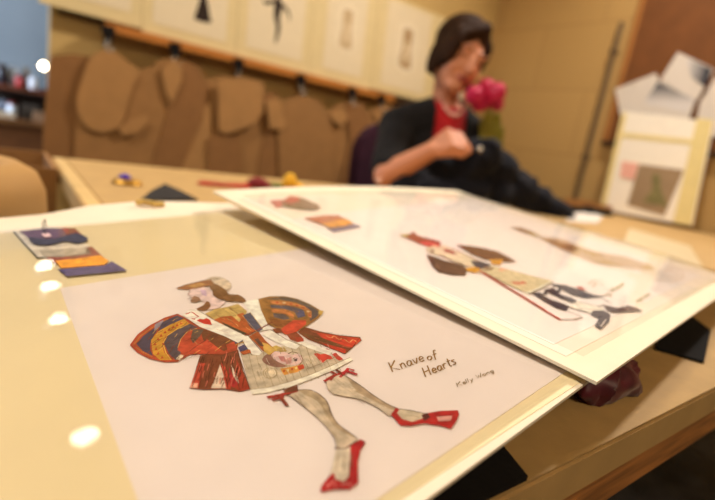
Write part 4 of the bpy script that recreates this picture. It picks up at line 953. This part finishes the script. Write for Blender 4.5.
capsule(bm, SHR, ELR, .046, .040); capsule(bm, ELR, WRR, .040, .026); capsule(bm, SHL, ELL, .046, .040); capsule(bm, ELL, WRL, .038, .026)
def hand(bm, wr, kn, tip, spread, thumb):
    """palm from the wrist to the knuckles, four bent fingers of unequal length and a thumb"""
    d = (kn-wr).normalized()
    for k, (q, ln) in enumerate(zip((-1.5, -.5, .5, 1.5), (.92, 1.06, 1.0, .80))):
        o = spread*q*.0165
        capsule(bm, wr+o*.45, kn+o, .016, .0125)
        mid = kn+o+(tip-kn)*.50*ln+d*.010*ln
        end = kn+o*.8+(tip-kn)*1.0*ln-d*.006
        capsule(bm, kn+o, mid, .0094, .0086); capsule(bm, mid, end, .0086, .0070)
    b = wr.lerp(kn, .3)+spread*(-1.5 if thumb.dot(spread) < 0 else 1.5)*.014
    m = b.lerp(wr+thumb, .55)+d*.01
    capsule(bm, b, m, .0135, .0115); capsule(bm, m, wr+thumb, .0115, .0085)
spr = (-UP*.88-FW*.35+RT*.15).normalized()
knR = onY(450, 139, .985); tipR = onY(471, 149, .955)
hand(bm, WRR, knR, tipR, spr, (onY(462, 156, .955)-WRR))
hand(bm, WRL, WRL+Vector((-.06, -.03, .006)), WRL+Vector((-.10, -.05, -.025)), Vector((.3, -.75, .5)).normalized(), Vector((-.075, .0, .03)))
for k, a in zip(KN, AN):
    capsule(bm, a+Vector((0, .02, -.025)), a+Vector((-.01, -.13, -.058)), .040, .030)
bm = remesh(bm, .0042, 3, .45)
FACE = BVHTree.FromBMesh(bm)
obj('body', bm, skin_mat(M_SKIN, (160, 78, 70), HC-PS.location, (hs, g, hu), ((.024, .030, .0085), (0, .085, -.073))), PS, True)
def on_face(x, z, lift=0):
    hit = FACE.ray_cast(Hd(x, .25, z), -g)
    return (hit[0] if hit[0] else Hd(x, .09, z))+g*lift
for s in (-1, 1):
    bm = bmesh.new(); tube(bm, [on_face(s*(.013+.0075*k), .010+.0042*math.sin(k*.9), .0006) for k in range(5)], [.0012, .0022, .0024, .0018, .0008], 8); obj('eyebrow', bm, M_HAIR, PS, True)
    bm = bmesh.new(); tube(bm, [on_face(s*(.017+.0065*k), -.011-.0035*math.sin(math.pi*k/4), .0004) for k in range(5)], [.0008, .0013, .0015, .0013, .0008], 8); obj('eyelash', bm, M_HAIR, PS, True)
# hair
bm = bmesh.new()
ellipsoid(bm, Hd(0, -.028, .032), (.086, .098, .088), HR); ellipsoid(bm, Hd(0, -.066, -.022), (.070, .044, .078), HR)
for s in (-1, 1):
    ellipsoid(bm, Hd(s*.067, -.012, -.026), (.020, .050, .074), HR)
ellipsoid(bm, Hd(.063, .036, .000), (.023, .048, .064), HR); ellipsoid(bm, Hd(.062, .038, -.024), (.018, .040, .036), HR); ellipsoid(bm, Hd(-.063, .032, .004), (.012, .026, .060), HR)
capsule(bm, Hd(-.010, .044, .080), Hd(.056, .052, .030), .026, .020); capsule(bm, Hd(-.014, .040, .076), Hd(-.058, .040, .022), .022, .011); capsule(bm, Hd(.010, .052, .068), Hd(.050, .056, .040), .022, .018)
bm = remesh(bm, .006, 2)
bm.normal_update()
for v in bm.verts:
    p = HR.transposed() @ (v.co-HC); v.co += v.normal*.0022*noise.noise(Vector((math.atan2(p.x, p.y)*14, p.z*6, p.y*8)))
obj('hair', bm, M_HAIR, PS, True)
# red top
bm = bmesh.new(); torso(bm, .007); bm = remesh(bm, .008, 2)
cut = [v for v in bm.verts if v.co.z-ZC > .176-.30*max(0, (v.co-NECK).dot(fdir)-.02) and (v.co-NECK).length < .16]
bmesh.ops.delete(bm, geom=cut, context='VERTS'); smooth_rim(bm)
TOPTREE = BVHTree.FromBMesh(bm)
top_o = obj('red_top', bm, M_RED, PS, True)
md = top_o.modifiers.new('cloth', 'SOLIDIFY'); md.thickness = .002; md.offset = 1
# cardigan, open at the front
bm = bmesh.new(); torso(bm, .019); hips(bm, .008); capsule(bm, SHR, SHR.lerp(ELR, .86), .062, .054); capsule(bm, SHL, ELL, .062, .052); capsule(bm, ELL, ELL.lerp(WRL, .65), .052, .040)
bm = remesh(bm, .008, 3)
cut = []
for v in bm.verts:
    d = v.co-W(1.19, 1.205, 0); lat = d.dot(sdir); fw = d.dot(fdir); z = v.co.z-ZC
    w = interp(z, [(-.30, .018), (-.1, .050), (.05, .060), (.13, .052), (.2, .05)])
    if (fw > .0 and abs(lat-.006) < w and z > -.34) or (z > .196 and (v.co-NECK).length < .15): cut.append(v)
bmesh.ops.delete(bm, geom=cut, context='VERTS')
# open the right cuff so the bare forearm leaves it
ax = (ELR-SHR).normalized(); ce = SHR.lerp(ELR, .97)
cut = [v for v in bm.verts if (v.co-ce).dot(ax) > .012 and (v.co-ce).length < .085 and (v.co-W(1.19,1.205,0)).dot(sdir) < -.15]
bmesh.ops.delete(bm, geom=cut, context='VERTS'); smooth_rim(bm, 20)
bm.normal_update()
for v in bm.verts: v.co += v.normal*.003*noise.noise(v.co*16)
cg = obj('cardigan', bm, M_CARDIGAN, PS, True)
md = cg.modifiers.new('cloth', 'SOLIDIFY'); md.thickness = .004; md.offset = -1
bm = bmesh.new(); hips(bm, .010); legs(bm, .010); bm = remesh(bm, .011, 3)
obj('trousers', bm, mat('dark_trouser_cloth', (34, 32, 38), .9, .15, 60, .2, 300), PS, True)
for a in AN:
    bm = bmesh.new(); capsule(bm, a+Vector((0, .025, -.028)), a+Vector((-.012, -.14, -.052)), .046, .036); bm = remesh(bm, .008, 2)
    for v in bm.verts: v.co.z = max(v.co.z, .001)
    obj('shoe', bm, M_FELT, PS, True)
# pearl necklace lying on the top
bm = bmesh.new(); prev = None
for k in range(27):
    t = k/26; a = math.pi*t
    x = lerp(440.5, 467.5, t)+1.0*math.sin(a); y = 96+19.5*math.sin(a)**.75
    d = ray(x, y).normalized(); hit = TOPTREE.ray_cast(EYE, d)
    if hit[0] and hit[0].y < 1.25: dist = hit[3]
    else: dist = ((NECK-EYE).length-.05)
    if prev is not None and abs(dist-prev) > .03: dist = prev
    prev = dist
    bmesh.ops.create_uvsphere(bm, u_segments=10, v_segments=8, radius=.0056, matrix=Matrix.Translation(EYE+d*(dist-.004)))
obj('pearl_necklace', bm, mat('pearl', (232, 184, 160), .3, .05, 40), PS, True)
# cuff button
bm = bmesh.new(); ellipsoid(bm, onY(379, 180.5, 1.075), .008); obj('cuff_button', bm, mat('pearl', (232,184,160)), PS, True)

# chair
CH = thing('upholstered_chair', 'plum upholstered chair behind the seated person', 'chair', (1.27, 1.40, 0))
box('seat', (1.03, 1.17, .375), (1.47, 1.60, .432), M_PURPLE, CH, .015)
for x in (1.06, 1.41):
    for y in (1.21, 1.55): box('leg', (x-.015, y-.015, 0), (x+.015, y+.015, .375), M_DARKWOOD, CH, .003)
q = onY(352, 172, 1.60); top = onY(385, 124, 1.60)
x0 = q.x-.01; x1 = x0+.48; z1 = top.z
out = []
for cx, cz, a0 in ((x1-.12, z1-.12, 0), (x0+.14, z1-.14, 90)):
    r = .12 if a0 == 0 else .14
    for k in range(9):
        a = math.radians(a0+k*90/8); out.append(Vector((cx+r*math.cos(a), 1.575, cz+r*math.sin(a))))
out += [Vector((x0+.02, 1.575, .52)), Vector((x1-.02, 1.575, .52))]
bm = bmesh.new(); prism(bm, out, (0, -1, 0), .055); bmesh.ops.bevel(bm, geom=[e for e in bm.edges if len(e.link_faces) == 2 and e.calc_face_angle() > 1.2], offset=.012, segments=3, affect='EDGES')
obj('backrest', bm, M_PURPLE, CH, True)
for x in (x0+.10, x1-.10):
    bm = bmesh.new(); tube(bm, [(min(max(x, 1.08), 1.42), 1.585, .40), (x, 1.605, .56)], .014, 10); obj('back_upright', bm, M_DARKWOOD, CH, True)

# flower in a vase on the table beside the person
fc = onY(486, 97, 1.065); vx, vy = 1.345, 1.065
FL = thing('potted_hydrangea', 'magenta flower head over yellow-green leaves beside the seated person', 'flower', (vx, vy, TZ))
bm = bmesh.new(); lathe(bm, (vx, vy, TZ), [(.026,0),(.030,.004),(.038,.06),(.040,.085),(.036,.085),(.034,.06),(.02,.05)], 24)
obj('vase', bm, mat('dark_glazed_vase', (60, 62, 44), .3, .15, 20), FL, True)
bm = bmesh.new(); tube(bm, [(vx, vy, TZ+.05), (vx-.01, vy, TZ+.14), (lerp(vx, fc.x, .7), vy, lerp(TZ, fc.z, .75)), tuple(fc)], .0045, 8); tube(bm, [(vx+.006, vy, TZ+.05), (vx+.004, vy+.004, TZ+.18), (fc.x+.03, vy, fc.z-.02)], .0035, 8)
obj('stem', bm, M_LEAF, FL, True)
bm = bmesh.new()
rnd = random.Random(3)
ga = math.pi*(3-math.sqrt(5))
for (lx_, ly_, lr) in ((474,95,.027), (485,88,.027), (497,92,.027), (484,101,.027), (496,103,.022), (478,104,.020), (490,95,.030)):
    lc = onY(lx_, ly_, 1.065+rnd.uniform(-.012, .012))
    ellipsoid(bm, lc, lr*.82, seg=10)
    for k in range(34):
        zz = 1-2*(k+.5)/34; r = math.sqrt(1-zz*zz); a = k*ga
        n = Vector((r*math.cos(a), r*math.sin(a), zz)); c = lc+n*lr*rnd.uniform(.92, 1.12)
        u = n.orthogonal().normalized(); w = n.cross(u); b0 = rnd.uniform(0, 6)
        for j in range(4):
            t = b0+j*math.pi/2; d = u*math.cos(t)+w*math.sin(t); e = -u*math.sin(t)+w*math.cos(t); q_ = .0115
            bm.faces.new([bm.verts.new(c+p) for p in (n*.001, d*q_*.5+e*q_*.42+n*.002, d*q_+n*(.001+rnd.uniform(-.002, .003)), d*q_*.5-e*q_*.42+n*.002)])
obj('flower_head', bm, M_PINK, FL)
def leaf(base, tip, wd, bend):
    bm = bmesh.new(); d = tip-base; sd = d.cross(FW).normalized(); nn = sd.cross(d).normalized(); L = []
    for k in range(9):
        t = k/8; p = base+d*t+nn*bend*math.sin(math.pi*t); w = wd*math.sin(math.pi*min(1, t*.94+.04))**.8
        L.append((bm.verts.new(p-sd*w), bm.verts.new(p+nn*.003), bm.verts.new(p+sd*w)))
    for a, b in zip(L, L[1:]):
        bm.faces.new((a[0], a[1], b[1], b[0])); bm.faces.new((a[1], a[2], b[2], b[1]))
    o = obj('leaf', bm, M_LEAF, FL, True); md = o.modifiers.new('t', 'SOLIDIFY'); md.thickness = .0008
for b, t, w in (((490,140),(498,112),.026), ((488,150),(503,126),.028), ((486,142),(488,112),.024), ((490,158),(502,140),.026), ((480,150),(494,124),.024)):
    leaf(onY(*b, 1.06+.002*w), onY(*t, 1.055), w, .010)

# ------------------------------------------------------------------ ceiling spotlights in one row
M_LAMP = emit('lamp_glow', (1, .9, .74), 34)
for lx, ly, lab in ((.055, 2.60, 'nearest'), (.05, 4.30, 'second'), (.055, 5.02, 'third'), (.055, 5.75, 'farthest')):
    t = thing('ceiling_spotlight', 'round ceiling lamp, %s of the row beyond the wall end, mirrored in the nearest mat' % lab, 'lamp', (lx, ly, 2.62), 'row of ceiling lamps')
    bm = bmesh.new(); lathe(bm, (lx, ly, 2.55), [(.125,0),(.13,.01),(.13,.07),(.10,.07)], 28); obj('housing', bm, M_STEEL, t, True)
    bm = bmesh.new(); lathe(bm, (lx, ly, 2.540), [(.062,0),(.065,.004),(.065,.0095)], 28); obj('diffuser', bm, M_LAMP, t)

def area(name, loc, aim, size, power, col, shape='DISK'):
    l = bpy.data.lights.new(name, 'AREA'); l.shape = shape; l.size = size; l.energy = power; l.color = col
    o = bpy.data.objects.new(name, l); o.location = loc; COL.objects.link(o)
    o.rotation_euler = (Vector(aim)-Vector(loc)).to_track_quat('-Z', 'Y').to_euler()
    return o
WARM = (1, .80, .56)
area('ceiling_key_fill_light', (1.9, .85, 2.55), (.4, .42, .76), .22, 42, (1, .93, .85))
area('ceiling_key_fill_light', (-.6, .9, 2.55), (0, .5, .76), .5, 25, (1, .93, .85))  # added fill lamp, evens the light between the two mats
area('ceiling_key_fill_light', (-.2, -1.2, 2.55), (1.5, 1.6, 1.0), .6, 29, WARM)  # added soft fill behind the camera, for the right wall and the face
area('cool_fill_light', (-2.6, 4.2, 1.9), (.2, 5.6, 1.0), 1.4, 190, (.70, .82, 1), 'SQUARE')  # added cool fill for the second room, no window is built there
wd = bpy.data.worlds.new('World'); SC.world = wd; wd.use_nodes = True
bg = wd.node_tree.nodes['Background']; bg.inputs[0].default_value = (1, .88, .74, 1); bg.inputs[1].default_value = .15

# ------------------------------------------------------------------ camera
cam = bpy.data.cameras.new('Camera'); co = bpy.data.objects.new('Camera', cam); COL.objects.link(co)
co.matrix_world = Matrix.Translation(EYE) @ Matrix((RT, UP, -FW)).transposed().to_4x4()
cam.sensor_width = 36; cam.sensor_fit = 'HORIZONTAL'; cam.lens = 36*F/715; cam.clip_start = .01; cam.clip_end = 60
cam.dof.use_dof = True; cam.dof.focus_distance = .25; cam.dof.aperture_fstop = cam.lens/1000/.0050
SC.camera = co
SC.view_settings.view_transform = 'Standard'; SC.view_settings.look = 'None'; SC.view_settings.gamma = 1
SC.view_settings.use_curve_mapping = False; SC.view_settings.exposure = .09
